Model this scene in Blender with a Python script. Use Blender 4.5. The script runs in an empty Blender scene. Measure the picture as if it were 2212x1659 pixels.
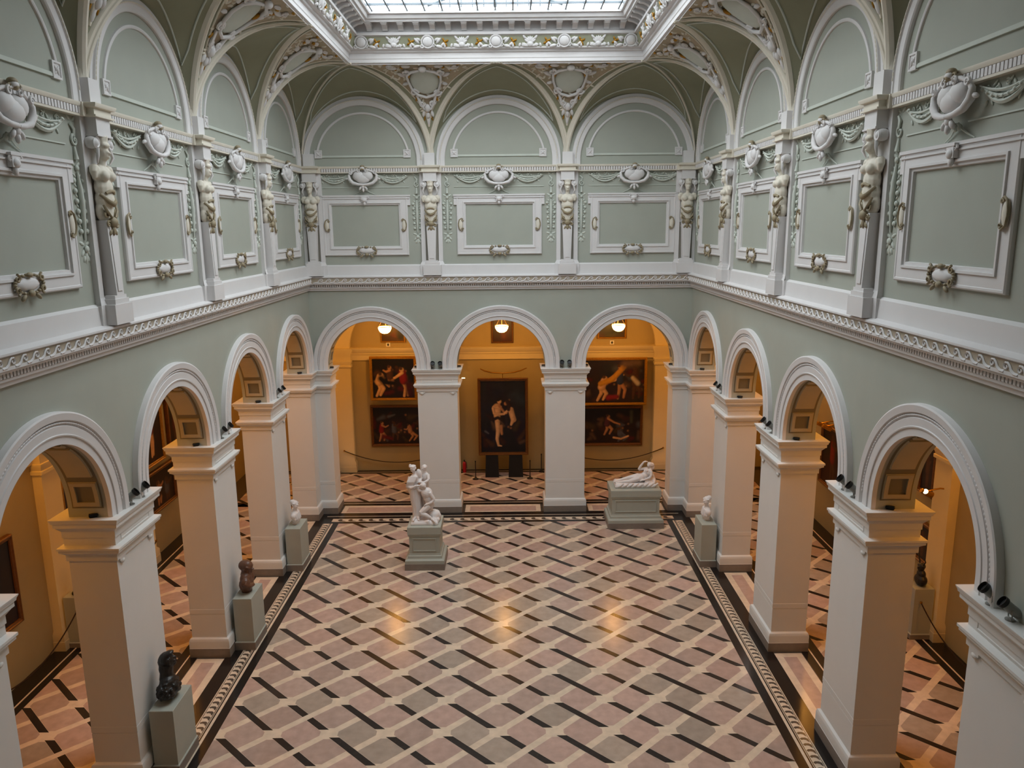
import bpy, bmesh, math, random
from math import sin, cos, pi, sqrt, radians
from mathutils import Vector, Matrix
random.seed(7)
S = bpy.context.scene
COL = S.collection

# ------------------------------------------------------------------ constants
HW = 6.6            # half width of the hall
B = 4.5             # bay of the end wall
BS = 4.43           # bay of the side walls
S0 = 2.2            # first side arch from the end wall
ZS, ZC = 5.29, 5.45  # top of pier capitals, centre of arches
YEND = -27.5
DV = 2.19           # depth of the cove
AX, AY = 10.95, 5.0  # aisle outer walls
sidec = [-(S0 + BS * k) for k in range(4)]                 # side arch centres
sideb = [-(S0 + BS * (k + .5)) for k in range(4)]          # side piers

# ------------------------------------------------------------------ mesh builder
class MB:
    def __init__(self):
        self.v = []; self.f = []; self.m = []; self.cols = None
    def add(self, vs, fs, mi=0):
        b = len(self.v); self.v += [tuple(p) for p in vs]
        self.f += [tuple(i + b for i in f) for f in fs]; self.m += [mi] * len(fs)
        return self
    def box(self, x0, x1, y0, y1, z0, z1, mi=0, taper=0):
        t = taper
        vs = [(x0, y0, z0), (x1, y0, z0), (x1, y1, z0), (x0, y1, z0), (x0 + t, y0 + t, z1), (x1 - t, y0 + t, z1), (x1 - t, y1 - t, z1), (x0 + t, y1 - t, z1)]
        return self.add(vs, [(0, 3, 2, 1), (4, 5, 6, 7), (0, 1, 5, 4), (1, 2, 6, 5), (2, 3, 7, 6), (3, 0, 4, 7)], mi)
    def grid(self, rows, closed_u=False, closed_v=False, mi=0):
        n, k = len(rows), len(rows[0])
        vs = [p for r in rows for p in r]; fs = []
        for i in range(n if closed_v else n - 1):
            for j in range(k if closed_u else k - 1):
                a, b2 = i * k + j, i * k + (j + 1) % k
                c, d = ((i + 1) % n) * k + (j + 1) % k, ((i + 1) % n) * k + j
                fs.append((a, b2, c, d))
        return self.add(vs, fs, mi)
    def tube(self, pts, r, seg=6, closed=False, mi=0):
        P = [Vector(p) for p in pts]; n = len(P)
        R = r if isinstance(r, (list, tuple)) else [r] * n
        rows = []; up = None
        for i in range(n):
            a = P[(i - 1) % n] if (closed or i > 0) else P[i]
            b2 = P[(i + 1) % n] if (closed or i < n - 1) else P[i]
            t = (b2 - a)
            t = t.normalized() if t.length > 1e-9 else Vector((0, 0, 1))
            if up is None:
                up = Vector((0, 0, 1)) if abs(t.z) < .9 else Vector((1, 0, 0))
            sx = t.cross(up)
            if sx.length < 1e-6: sx = t.cross(Vector((0, 1, 0)))
            sx.normalize(); up = sx.cross(t).normalized()
            rows.append([P[i] + (sx * cos(2 * pi * j / seg) + up * sin(2 * pi * j / seg)) * R[i] for j in range(seg)])
        b0 = len(self.v)
        self.grid(rows, closed_u=True, closed_v=closed, mi=mi)
        if not closed:
            self.f.append(tuple(b0 + j for j in range(seg))[::-1]); self.m.append(mi)
            self.f.append(tuple(b0 + (n - 1) * seg + j for j in range(seg))); self.m.append(mi)
        return self
    def ell(self, c, r, rot=(0, 0, 0), seg=12, rings=8, mi=0):
        M = Matrix.Rotation(rot[2], 3, 'Z') @ Matrix.Rotation(rot[1], 3, 'Y') @ Matrix.Rotation(rot[0], 3, 'X')
        c = Vector(c); b0 = len(self.v); vs = [c + M @ Vector((0, 0, r[2]))]
        for i in range(1, rings):
            a = pi * i / rings
            for j in range(seg):
                p = 2 * pi * j / seg
                vs.append(c + M @ Vector((r[0] * sin(a) * cos(p), r[1] * sin(a) * sin(p), r[2] * cos(a))))
        vs.append(c + M @ Vector((0, 0, -r[2]))); fs = []
        for j in range(seg): fs.append((0, 1 + j, 1 + (j + 1) % seg))
        for i in range(rings - 2):
            for j in range(seg):
                a = 1 + i * seg
                fs.append((a + j, a + seg + j, a + seg + (j + 1) % seg, a + (j + 1) % seg))
        a = 1 + (rings - 2) * seg
        for j in range(seg): fs.append((a + j, len(vs) - 1, a + (j + 1) % seg))
        return self.add(vs, fs, mi)
    def lathe(self, prof, c=(0, 0, 0), seg=20, mi=0):
        rows = [[(c[0] + r * cos(2 * pi * j / seg), c[1] + r * sin(2 * pi * j / seg), c[2] + z) for j in range(seg)] for r, z in prof]
        b0 = len(self.v); self.grid(rows, closed_u=True, mi=mi)
        if prof[0][0] > 1e-4: self.f.append(tuple(b0 + j for j in range(seg))[::-1]); self.m.append(mi)
        if prof[-1][0] > 1e-4: self.f.append(tuple(b0 + (len(prof) - 1) * seg + j for j in range(seg))); self.m.append(mi)
        return self
    def prism(self, poly, y0, y1, mi=0):          # polygon in x,z extruded along y
        n = len(poly)
        vs = [(x, y0, z) for x, z in poly] + [(x, y1, z) for x, z in poly]
        fs = [tuple(range(n)), tuple(range(2 * n - 1, n - 1, -1))] + [(i, i + n, (i + 1) % n + n, (i + 1) % n) for i in range(n)]
        return self.add(vs, fs, mi)
    def stack(self, poly, prof, mi=0):            # plan polygon, profile [(offset, z)]
        rows = [[(x, y, z) for x, y in offset(poly, o)] for o, z in prof]
        b0 = len(self.v); n = len(poly)
        self.grid(rows, closed_u=True, mi=mi)
        self.f.append(tuple(b0 + j for j in range(n))[::-1]); self.m.append(mi)
        self.f.append(tuple(b0 + (len(prof) - 1) * n + j for j in range(n))); self.m.append(mi)
        return self
    def rings(self, x0, x1, z0, z1, prof, mi=0):  # mitred rectangular moulding on a wall: [(inset, relief)]
        rows = [[(x0 + i, -n, z0 + i), (x1 - i, -n, z0 + i), (x1 - i, -n, z1 - i), (x0 + i, -n, z1 - i)] for i, n in prof]
        return self.grid(rows, closed_u=True, mi=mi)
    def arc(self, cx, cz, prof, a0=0.0, a1=pi, n=40, foot=None, mi=0, closed=True):  # arch moulding: [(radius, relief)]
        rows = []
        A = [a0 + (a1 - a0) * i / n for i in range(n + 1)]
        if foot is not None: rows.append([(cx + r * cos(a0), -q, foot) for r, q in prof])
        for a in A: rows.append([(cx + r * cos(a), -q, cz + r * sin(a)) for r, q in prof])
        if foot is not None: rows.append([(cx + r * cos(a1), -q, foot) for r, q in prof])
        b0 = len(self.v); k = len(prof)
        self.grid(rows, closed_u=closed, mi=mi)
        if closed:
            self.f.append(tuple(b0 + j for j in range(k))); self.m.append(mi)
            self.f.append(tuple(b0 + (len(rows) - 1) * k + j for j in range(k))); self.m.append(mi)
        return self
    # relief ornaments on a wall facing -y
    def spiral(self, cx, cz, r, turns=1.5, d=1, a0=0, t=.02, n=0.03, tail=None, mi=0):
        N = int(12 * turns) + 2; pts = []; R = []
        if tail: pts.append((tail[0], -n, tail[1])); R.append(t * .7)
        for i in range(N):
            q = i / (N - 1); a = a0 + d * 2 * pi * turns * q; rr = r * (1 - .85 * q)
            pts.append((cx + rr * cos(a), -n, cz + rr * sin(a))); R.append(t * (1 - .35 * q))
        pts.append((cx, -n, cz)); R.append(t * 1.3)
        return self.tube(pts, R, 5, mi=mi)
    def leaf(self, cx, cz, L, w, a, h=.03, n=0.0, mi=0):
        return self.ell((cx + cos(a) * L * .5, -n, cz + sin(a) * L * .5), (L * .5, h, w * .5), (0, -a, 0), 8, 6, mi)
    def shift(self, dx=0, dy=0, dz=0):
        self.v = [(x + dx, y + dy, z + dz) for x, y, z in self.v]; return self
    def map(self, fn):
        self.v = [tuple(fn(*p)) for p in self.v]; return self
    def mirror(self):                             # add the copy mirrored in x
        b = len(self.v); nf = len(self.f)
        self.v += [(-x, y, z) for x, y, z in self.v]
        self.f += [tuple(i + b for i in f[::-1]) for f in self.f[:nf]]; self.m += self.m[:nf]
        return self
    def mesh(self, name, mats, smooth=40):
        me = bpy.data.meshes.new(name)
        me.from_pydata(self.v, [], self.f)
        mats = mats if isinstance(mats, (list, tuple)) else [mats]
        for m in mats: me.materials.append(m)
        if len(mats) > 1: me.polygons.foreach_set('material_index', self.m)
        if self.cols is not None:
            at = me.color_attributes.new('Col', 'FLOAT_COLOR', 'POINT')
            at.data.foreach_set('color', [c for q in self.cols for c in (q[0], q[1], q[2], 1.0)])
        bm = bmesh.new(); bm.from_mesh(me)
        bmesh.ops.recalc_face_normals(bm, faces=bm.faces)
        bm.to_mesh(me); bm.free()
        if smooth:
            me.shade_smooth(); me.set_sharp_from_angle(angle=radians(smooth))
        return me

def offset(poly, o):
    n = len(poly); out = []
    area = sum(poly[i][0] * poly[(i + 1) % n][1] - poly[(i + 1) % n][0] * poly[i][1] for i in range(n))
    sg = 1 if area > 0 else -1
    for i in range(n):
        a, b2, c = Vector(poly[i - 1]), Vector(poly[i]), Vector(poly[(i + 1) % n])
        d1, d2 = (b2 - a).normalized(), (c - b2).normalized()
        n1, n2 = Vector((d1.y, -d1.x)) * sg, Vector((d2.y, -d2.x)) * sg
        k = (n1 + n2) / (1 + n1.dot(n2))
        p = b2 + k * o
        out.append((p.x, p.y))
    return out

# ------------------------------------------------------------------ objects
def link(name, me, parent=None):
    o = bpy.data.objects.new(name, me); COL.objects.link(o)
    if parent: o.parent = parent
    return o
def part(name, mb, mat, parent, smooth=40, label=None):
    o = link(name, mb.mesh(name, mat, smooth), parent)
    if label: o['label'] = label
    return o
def tag(o, label, cat, group=None):
    o['label'] = label; o['category'] = cat
    if group: o['group'] = group
    return o
def thing(name, label, cat, loc=(0, 0, 0), rz=0, group=None):
    o = link(name, None); o.location = loc; o.rotation_euler = (0, 0, rz); o.empty_display_size = .1
    return tag(o, label, cat, group)
def struct(name, mb, mat, smooth=40, parent=None):
    o = link(name, mb.mesh(name, mat, smooth), parent)
    if not parent: o['kind'] = 'structure'
    return o
def dup(root, loc, rz, label, group=None):
    r = root.copy(); COL.objects.link(r); r.location = loc; r.rotation_euler = (0, 0, rz); r['label'] = label
    if group: r['group'] = group
    for ch in root.children:
        c = ch.copy(); COL.objects.link(c); c.parent = r
        for g in ch.children:
            d = g.copy(); COL.objects.link(d); d.parent = c
    return r
def place(wall, s, z=0, n=0):                    # a point on a hall wall: position and rotation for local -y facing into the hall
    if wall == 'B': return (s, -n, z), 0
    if wall == 'L': return (-HW + n, s, z), pi / 2
    return (HW - n, s, z), -pi / 2
def fuse(mb, voxel=.012, it=3, name='figure', dec=None):  # melt overlapping solids into one continuous surface
    me = mb.mesh(name + '_raw', [], 0)
    o = bpy.data.objects.new('raw', me); COL.objects.link(o)
    r = o.modifiers.new('r', 'REMESH'); r.mode = 'VOXEL'; r.voxel_size = voxel
    s = o.modifiers.new('s', 'SMOOTH'); s.factor = .5; s.iterations = it
    dg = bpy.context.evaluated_depsgraph_get()
    m2 = bpy.data.meshes.new_from_object(o.evaluated_get(dg))
    bpy.data.objects.remove(o); bpy.data.meshes.remove(me)
    m2.name = name; m2.shade_smooth()
    return m2
def fused(name, mb, mat, parent, voxel=.012, it=3):
    me = fuse(mb, voxel, it, name); me.materials.clear(); me.materials.append(mat)
    return link(name, me, parent)

# ------------------------------------------------------------------ materials
def lin(h):
    return tuple(((int(h[i:i + 2], 16) / 255 + .055) / 1.055) ** 2.4 if int(h[i:i + 2], 16) > 10 else int(h[i:i + 2], 16) / 3294.6 for i in (0, 2, 4)) + (1,)
def mat(name, hexc, rough=.6, spec=.4, noise=0, nscale=6, metal=0, emit=None, estr=0, bump=0, bscale=40, hex2=None):
    m = bpy.data.materials.new(name); m.use_nodes = True
    nt = m.node_tree; p = nt.nodes['Principled BSDF']
    p.inputs['Base Color'].default_value = lin(hexc); p.inputs['Roughness'].default_value = rough
    p.inputs['Specular IOR Level'].default_value = spec; p.inputs['Metallic'].default_value = metal
    if noise or bump: tc = nt.nodes.new('ShaderNodeTexCoord')
    if noise:
        tx = nt.nodes.new('ShaderNodeTexNoise'); tx.inputs['Scale'].default_value = nscale; tx.inputs['Detail'].default_value = 5
        mr = nt.nodes.new('ShaderNodeMapRange'); mr.inputs[1].default_value = .3; mr.inputs[2].default_value = .7
        mx = nt.nodes.new('ShaderNodeMix'); mx.data_type = 'RGBA'
        a = lin(hexc); b2 = lin(hex2) if hex2 else tuple(c * (1 - noise) for c in a[:3]) + (1,)
        mx.inputs[6].default_value = a; mx.inputs[7].default_value = b2
        nt.links.new(tc.outputs['Object'], tx.inputs['Vector']); nt.links.new(tx.outputs['Fac'], mr.inputs[0])
        nt.links.new(mr.outputs[0], mx.inputs[0]); nt.links.new(mx.outputs[2], p.inputs['Base Color'])
    if bump:
        t2 = nt.nodes.new('ShaderNodeTexNoise'); t2.inputs['Scale'].default_value = bscale; t2.inputs['Detail'].default_value = 4
        bp = nt.nodes.new('ShaderNodeBump'); bp.inputs['Strength'].default_value = bump; bp.inputs['Distance'].default_value = .02
        nt.links.new(tc.outputs['Object'], t2.inputs['Vector']); nt.links.new(t2.outputs['Fac'], bp.inputs['Height']); nt.links.new(bp.outputs[0], p.inputs['Normal'])
    if emit:
        p.inputs['Emission Color'].default_value = lin(emit); p.inputs['Emission Strength'].default_value = estr
    return m
def colmat(name, rough=.4, spec=.4, noise=.15, nscale=9, coat=0):
    m = bpy.data.materials.new(name); m.use_nodes = True; nt = m.node_tree; p = nt.nodes['Principled BSDF']
    at = nt.nodes.new('ShaderNodeAttribute'); at.attribute_name = 'Col'
    tc = nt.nodes.new('ShaderNodeTexCoord'); tx = nt.nodes.new('ShaderNodeTexNoise'); tx.inputs['Scale'].default_value = nscale; tx.inputs['Detail'].default_value = 6
    mr = nt.nodes.new('ShaderNodeMapRange'); mr.inputs[1].default_value = .3; mr.inputs[2].default_value = .7; mr.inputs[3].default_value = 1 - noise; mr.inputs[4].default_value = 1 + noise * .5
    mx = nt.nodes.new('ShaderNodeVectorMath'); mx.operation = 'SCALE'
    nt.links.new(tc.outputs['Object'], tx.inputs['Vector']); nt.links.new(tx.outputs['Fac'], mr.inputs[0])
    nt.links.new(at.outputs['Color'], mx.inputs[0]); nt.links.new(mr.outputs[0], mx.inputs['Scale']); nt.links.new(mx.outputs[0], p.inputs['Base Color'])
    p.inputs['Roughness'].default_value = rough; p.inputs['Specular IOR Level'].default_value = spec
    return m

M = {}
M['green'] = mat('sage_green_plaster', 'a9ada3', .75, .25, .05, 1.6)
M['vault'] = mat('olive_green_plaster', '94957f', .75, .2, .08, 2.0)
M['white'] = mat('white_stucco', 'dad8d8', .6, .3, .03, 3)
M['cream'] = mat('cream_stucco', 'dcd6c8', .6, .3, .05, 3)
M['patina'] = mat('ochre_stucco', 'a4977c', .55, .35, .3, 14)
M['relief'] = mat('pale_green_stucco', 'c6ccc3', .65, .3, .05, 5)
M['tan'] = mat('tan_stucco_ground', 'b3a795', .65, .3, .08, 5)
M['gold'] = mat('gilding', 'b07f22', .35, .5, .25, 20, metal=.5)
M['pink'] = mat('rosy_stucco_ground', 'b4a28e', .7, .2, .35, 7, hex2='a39a80')
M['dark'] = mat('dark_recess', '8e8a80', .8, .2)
M['pier'] = mat('off_white_plaster', 'dad9d6', .6, .3, .03, 2)
M['taupe'] = mat('taupe_stone', '877d74', .5, .4, .12, 8)
M['aisle'] = mat('warm_grey_plaster', 'ac9a70', .75, .2, .05, 2)
M['aislew'] = mat('cream_plaster', 'd4c49c', .7, .25, .04, 2)
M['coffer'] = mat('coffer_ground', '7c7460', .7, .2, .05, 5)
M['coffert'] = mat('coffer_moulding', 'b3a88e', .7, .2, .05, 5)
M['ped'] = mat('grey_green_pedestal_paint', 'a8aba1', .6, .3, .04, 3)
M['marble'] = mat('white_marble', 'e0dad8', .45, .45, .05, 4)
M['bronze'] = mat('dark_bronze', '1c1917', .4, .5, .3, 12)
M['brown'] = mat('brown_bronze', '6b4632', .42, .5, .35, 10)
M['black'] = mat('black_paint', '131212', .5, .4)
M['lampgrey'] = mat('grey_lamp_housing', '84847f', .45, .5)
M['brass'] = mat('brass', 'b8842e', .25, .6, metal=.9)
M['frame'] = mat('gilt_frame', 'b88428', .35, .5, .3, 15, metal=.45)
M['framed'] = mat('dark_gilt_frame', '74491d', .4, .5, .3, 15, metal=.3)
M['rope'] = mat('dark_cord', '2c1d14', .8, .2)
M['red'] = mat('red_enamel', 'b01522', .35, .5)
M['canvas'] = colmat('oil_canvas', .4, .35, .2, 5)
M['mosaic'] = colmat('polished_marble_floor', .2, .36, .14, 5)
M['bowl'] = mat('lit_glass_bowl', 'fff0d0', .4, .3, emit='ffdca0', estr=7)
M['glow'] = mat('lit_bulb_and_glow', 'fff0d0', .4, .3, emit='ffe6b0', estr=4)
M['lampwarm'] = mat('gilt_lamp_metal', 'e0b060', .35, .5, metal=.3)
M['steel'] = mat('grey_painted_steel', '6a747c', .5, .4)
# window pane of the rooflight
g = bpy.data.materials.new('clear_glass_pane'); g.use_nodes = True; nt = g.node_tree; nt.nodes.remove(nt.nodes['Principled BSDF'])
tr = nt.nodes.new('ShaderNodeBsdfTransparent'); tr.inputs[0].default_value = (.93, .97, .98, 1)
gl = nt.nodes.new('ShaderNodeBsdfGlossy'); gl.inputs['Roughness'].default_value = .05
mx = nt.nodes.new('ShaderNodeMixShader'); mx.inputs[0].default_value = .04
nt.links.new(tr.outputs[0], mx.inputs[1]); nt.links.new(gl.outputs[0], mx.inputs[2]); nt.links.new(mx.outputs[0], nt.nodes['Material Output'].inputs[0])
M['glass'] = g

# ------------------------------------------------------------------ where things are, in words
BN = ['left', 'middle', 'right']; ON = ['farthest', 'second farthest', 'third farthest', 'nearest']
def atbay(w, k):
    return f'above the {BN[k]} arch of the end wall' if w == 'B' else f"above the {ON[k]} arch of the {'left' if w == 'L' else 'right'} wall"
def atpier(w, k):
    return f"{'left' if k == 0 else 'right'} pier of the end wall" if w == 'B' else f"{ON[k]} pier of the {'left' if w == 'L' else 'right'} wall"
bays = [('B', k, (k - 1) * B) for k in range(3)] + [(w, k, sidec[k]) for w in 'LR' for k in range(4)]
piers = [('B', 0, -B / 2), ('B', 1, B / 2)] + [(w, k, sideb[k]) for w in 'LR' for k in range(4)]
def spread(proto, spots, label, z, group=None, n=0):
    for i, (w, k, s) in enumerate(spots):
        loc, rz = place(w, s, z, n)
        if i == 0:
            proto.location = loc; proto.rotation_euler = (0, 0, rz); proto['label'] = label(w, k)
            if group: proto['group'] = group
        else: dup(proto, loc, rz, label(w, k), group)

# ================================================================== THE SETTING
# ---- floor: polished marble intarsia
CREAM, TILE1, TILE2, TILE3, BLK, DGREY = lin('d8c6b0'), lin('b29b8f'), lin('a99a8c'), lin('ba9f93'), lin('2b2421'), lin('4f4740')
PX, PY, NX, NY = 1.155, 1.095, -4.60, -5.96
def clip(poly, x0, x1, y0, y1):
    for ax, lim, sg in ((0, x0, 1), (0, x1, -1), (1, y0, 1), (1, y1, -1)):
        out = []
        for i in range(len(poly)):
            a, b2 = poly[i - 1], poly[i]
            da, db = (a[ax] - lim) * sg, (b2[ax] - lim) * sg
            if (da < 0) != (db < 0):
                t = da / (da - db); out.append((a[0] + (b2[0] - a[0]) * t, a[1] + (b2[1] - a[1]) * t))
            if db >= 0: out.append(b2)
        poly = out
        if len(poly) < 3: return []
    return poly
fl = MB(); fl.cols = []
def fpoly(poly, col, z):
    if len(poly) < 3: return
    fl.add([(x, y, z) for x, y in poly], [tuple(range(len(poly)))]); fl.cols.extend([col] * len(poly))
def frect(x0, x1, y0, y1, col, z): fpoly([(x0, y0), (x1, y0), (x1, y1), (x0, y1)], col, z)
rf = random.Random(3)
def field(x0, x1, y0, y1):
    frect(x0, x1, y0, y1, CREAM, .001)
    w, hn = .098, .115
    A0 = int((x0 - NX) / PX + (y0 - NY) / PY) - 2; A1 = int((x1 - NX) / PX + (y1 - NY) / PY) + 2
    B0 = int((x0 - NX) / PX - (y1 - NY) / PY) - 2; B1 = int((x1 - NX) / PX - (y0 - NY) / PY) + 2
    xy = lambda a, b2: (NX + PX * (a + b2) / 2, NY + PY * (a - b2) / 2)
    for a in range(A0, A1):
        for b2 in range(B0, B1):
            # tile of the cell (a..a+1, b..b+1); corners of equal parity are cream nodes and get chopped
            l, h = w, 1 - w; e = .12
            even = (a + b2) % 2 == 0
            if even: q = [(l + e, l), (h, l), (h, h - e), (h - e, h), (l, h), (l, l + e)]
            else: q = [(l, l), (h - e, l), (h, l + e), (h, h), (l + e, h), (l, h - e)]
            t = rf.choice((TILE1, TILE1, TILE2, TILE3)); j = rf.uniform(.9, 1.08)
            fpoly(clip([xy(a + u, b2 + v) for u, v in q], x0, x1, y0, y1), tuple(c * j for c in t), .002)
            if even:   # black dash leaving the node (a, b) along growing b, up to the node (a, b+2)
                m = .115 * 2
                def seg(v0, v1, c0, c1):
                    p0 = (a - .09, b2 + v0 + (c0 * -.09)), (a + .09, b2 + v0 + (c0 * .09))
                    p1 = (a + .09, b2 + v1 + (c1 * .09)), (a - .09, b2 + v1 + (c1 * -.09))
                    fpoly(clip([xy(*k) for k in (*p0, *p1)], x0, x1, y0, y1), BLK, .003)
                if ((a + b2) // 2) % 2 == 0: seg(m, 1 - .1, 1, 0); seg(1.1, 2 - m, 0, 1)
                else: seg(m, 2 - m, 1, 1)
frect(-11.2, 11.2, YEND, 5.2, DGREY, 0)
field(-5.75, 5.75, YEND, -1.05)
def waves(x0, y0, dx, dy, L, wd, per=.176):   # running scroll: dark curved triangles on the cream strip; (dx,dy) along, normal to the left
    nx, ny = -dy, dx
    for i in range(int(L / per)):
        t = i * per
        pl = [(0, .04), (.62, .04), (.85, .3), (.86, .7), (.68, .98), (.42, .85), (.5, .62), (.42, .36), (.15, .2)]
        fpoly([(x0 + dx * (t + u * per) + nx * v * wd, y0 + dy * (t + u * per) + ny * v * wd) for u, v in pl], DGREY, .004)
BK = lin('221d1b')
for s in (-1, 1):
    r = lambda a, b2, c, z=.002: frect(min(s * a, s * b2), max(s * a, s * b2), YEND, -.05, c, z)
    r(5.75, 6.62, BK, .0015); r(5.95, 6.01, CREAM); r(6.04, 6.29, CREAM); r(6.055, 6.07, BK, .003); r(6.255, 6.268, BK, .003)
    waves(6.25 if s > 0 else -6.075, -17, 0, 1, 16, .175)
frect(-6.3, 6.3, -1.05, -.05, BK, .0045); frect(-6.04, 6.04, -.89, -.61, CREAM, .005)
def shiftz(k, dz):
    for i in range(k, len(fl.v)): fl.v[i] = (fl.v[i][0], fl.v[i][1], fl.v[i][2] + dz)
k0 = len(fl.v); waves(6.0, -.87, -1, 0, 12, -.24, .36); shiftz(k0, .002)
frect(-6.3, 6.3, -.40, -.36, CREAM, .005)
# panels between the piers
def panel(x0, x1, y0, y1):
    frect(x0, x1, y0, y1, CREAM, .003); d = .17
    frect(x0 + d, x1 - d, y0 + d, y1 - d, tuple(c * .92 for c in TILE3), .004)
for xc in (-B, 0, B): panel(xc - 1.38, xc + 1.38, -.14, .70)
for s in (-1, 1):
    for k in range(5):
        yc = -(S0 + BS * k); panel(min(s * 6.62, s * 7.28), max(s * 6.62, s * 7.28), yc - 1.38, yc + 1.38)
# aisles
frect(-11, 11, .70, 1.15, BK, .002); frect(-7.6, 7.6, .93, .97, CREAM, .003)
field(-10.1, 10.1, 1.15, 4.55); frect(-11, 11, 4.55, 5.1, BK, .002); frect(-10.4, 10.4, 4.72, 4.76, CREAM, .003)
for s in (-1, 1):
    r = lambda a, b2, c, z: frect(min(s * a, s * b2), max(s * a, s * b2), -20, 1.1, c, z)
    r(7.3, 7.75, BK, .002); r(7.5, 7.535, CREAM, .003)
    field(min(s * 7.75, s * 10.3), max(s * 7.75, s * 10.3), -20, 1.15)
    r(10.3, 11, BK, .002); r(10.48, 10.52, CREAM, .003)
struct('floor', fl, M['mosaic'], 0)

# ---- arcade walls
def arcade(centres, ri, u0, u1, ztop, y0, y1, zbot=ZS):
    """wall with round-headed openings between u0 and u1 (front face y0, back face y1)"""
    mb = MB(); N = 40
    prev = u0
    edges = []
    for c in sorted(centres):
        mb.box(prev, c - ri, y0, y1, zbot, ztop)
        arcp = [(c - ri * cos(pi * i / N), ZC + ri * sin(pi * i / N)) for i in range(N + 1)]
        for y in (y0, y1):
            mb.grid([[(x, y, z), (x, y, ztop)] for x, z in arcp])
        # soffit
        mb.grid([[(x, y0, z), (x, y1, z)] for x, z in arcp])
        prev = c + ri
    mb.box(prev, u1, y0, y1, zbot, ztop)
    return mb
RIB, RIS = B / 2 - .70, BS / 2 - .70
wb = arcade([-B, 0, B], RIB, -7.5, 7.5, 8.1, 0, .70)
wb.box(-7.1, 7.1, 0, .5, 8.1, 15.2)
struct('wall_back', wb, M['green'])
for nm, s in (('wall_left', -1), ('wall_right', 1)):
    # local u runs along the wall so that placing it with the wall's rotation keeps -y towards the hall
    cs = [(-y) * (1 if s > 0 else -1) for y in sidec]
    lo, hi = (0, 18.3) if s > 0 else (-18.3, 0)
    w = arcade(cs, RIS, lo, hi, 8.1, 0, .70)
    e0, e1 = (18.3, 27.5) if s > 0 else (-27.5, -18.3)
    w.box(e0, e1, 0, .70, 0, 8.1)
    w.box(min(lo, e0), max(hi, e1), 0, .5, 8.1, 15.2)
    o = struct(nm, w, M['green'])
    o.location = (s * HW, 0, 0); o.rotation_euler = (0, 0, -s * pi / 2)
w = MB(); w.box(-7.1, 7.1, YEND - .4, YEND, 0, 15.2); struct('wall_front', w, M['green'])

# ---- aisle shells
w = MB(); w.box(-11.4, 11.4, AY, AY + .4, 0, 7.8); o = struct('wall_aisle_back', w, M['aisle'])
w = MB(); w.box(-11.4, -AX, -20.4, AY, 0, 7.8); struct('wall_aisle_left', w, M['aisle'])
w = MB(); w.box(AX, 11.4, -20.4, AY, 0, 7.8); struct('wall_aisle_right', w, M['aisle'])
for s in (-1, 1):
    w = MB(); w.box(min(s * 7.3, s * 11.4), max(s * 7.3, s * 11.4), -20.4, -20.0, 0, 7.8); struct('wall_aisle_front', w, M['aisle'])
# barrel vaults of the aisles
def barrel(path0, path1, across, h0, rise, n=14):
    rows = []
    for i in range(n + 1):
        a = pi * i / n; q = (1 - cos(a)) / 2; z = h0 + rise * sin(a)
        rows.append([(p[0] + across[0] * q, p[1] + across[1] * q, z) for p in (path0, path1)])
    return rows
c = MB(); c.grid(barrel((-11.4, .70), (11.4, .70), (0, AY - .70), 7.0, .6)); struct('ceiling_aisle_back', c, M['aislew'], 60)
for s in (-1, 1):
    c = MB(); c.grid(barrel((s * 7.3, -20.4), (s * 7.3, .72), (s * (AX - 7.3), 0), 7.0, .6)); struct('ceiling_aisle_' + ('left' if s < 0 else 'right'), c, M['aislew'], 60)
# entablature of the aisle walls
EP = [(0, 4.78), (.07, 4.78), (.07, 5.0), (.10, 5.03), (.10, 5.08), (.2, 5.22), (.22, 5.3), (0, 5.32)]
for nm, p0, p1, nn in (('trim_aisle_back', (-AX, AY), (AX, AY), (0, -1)), ('trim_aisle_left', (-AX, -20), (-AX, AY), (1, 0)), ('trim_aisle_right', (AX, -20), (AX, AY), (-1, 0))):
    t = MB(); t.grid([[(p[0] + nn[0] * q, p[1] + nn[1] * q, z) for q, z in EP] for p in (p0, p1)]); struct(nm, t, M['aislew'], 30)
# aisle pilasters with their upper rib (a wall strip that opens into the lunettes)
def aisle_pilaster(hw, rad):
    mb = MB(); poly = [(-hw, -.22), (hw, -.22), (hw, 0.02), (-hw, 0.02)]
    mb.stack(poly, [(.07, 0), (.07, .24), (.06, .25), (.06, .42), (0, .5), (0, 4.5), (.05, 4.52), (.05, 4.6), (.02, 4.62), (.06, 4.74), (.06, 4.78), (.03, 4.79), (.03, 5.03), (.12, 5.22), (.12, 5.3), (0, 5.31)])
    L = B / 2 - hw
    pl = [(-hw - (L - sqrt(max(0, L * L - (q * 2.0) ** 2))), 5.31 + q * 2.0) for q in [i / 10 for i in range(11)] if q * 2.0 <= L]
    poly2 = pl + [(-x, z) for x, z in pl[::-1]]
    mb.prism(poly2, -.2, .0)
    return mb
ap = thing('pilaster', 'x', 'pilaster'); part('shaft', aisle_pilaster(.36, 1.9), M['aislew'], ap)
lab = ['cream pilaster on the rear aisle wall seen through the left arch', 'cream pilaster edge on the rear aisle wall beside the large painting, extinguisher at its foot',
       'cream pilaster edge on the rear aisle wall, close behind the right pier', 'cream pilaster on the rear aisle wall seen through the right arch']
for i, x in enumerate((-6.66, -2.25, 2.25, 6.66)):
    o = ap if i == 0 else dup(ap, (0, 0, 0), 0, lab[i]); o.location = (x, AY, 0); o['label'] = lab[i]
for s in (-1, 1):
    for k, y in enumerate(sideb[:3]):
        dup(ap, (s * AX, y, 0), -s * pi / 2, f"cream pilaster on the {'left' if s < 0 else 'right'} aisle wall behind the {ON[k]} pier")

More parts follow.
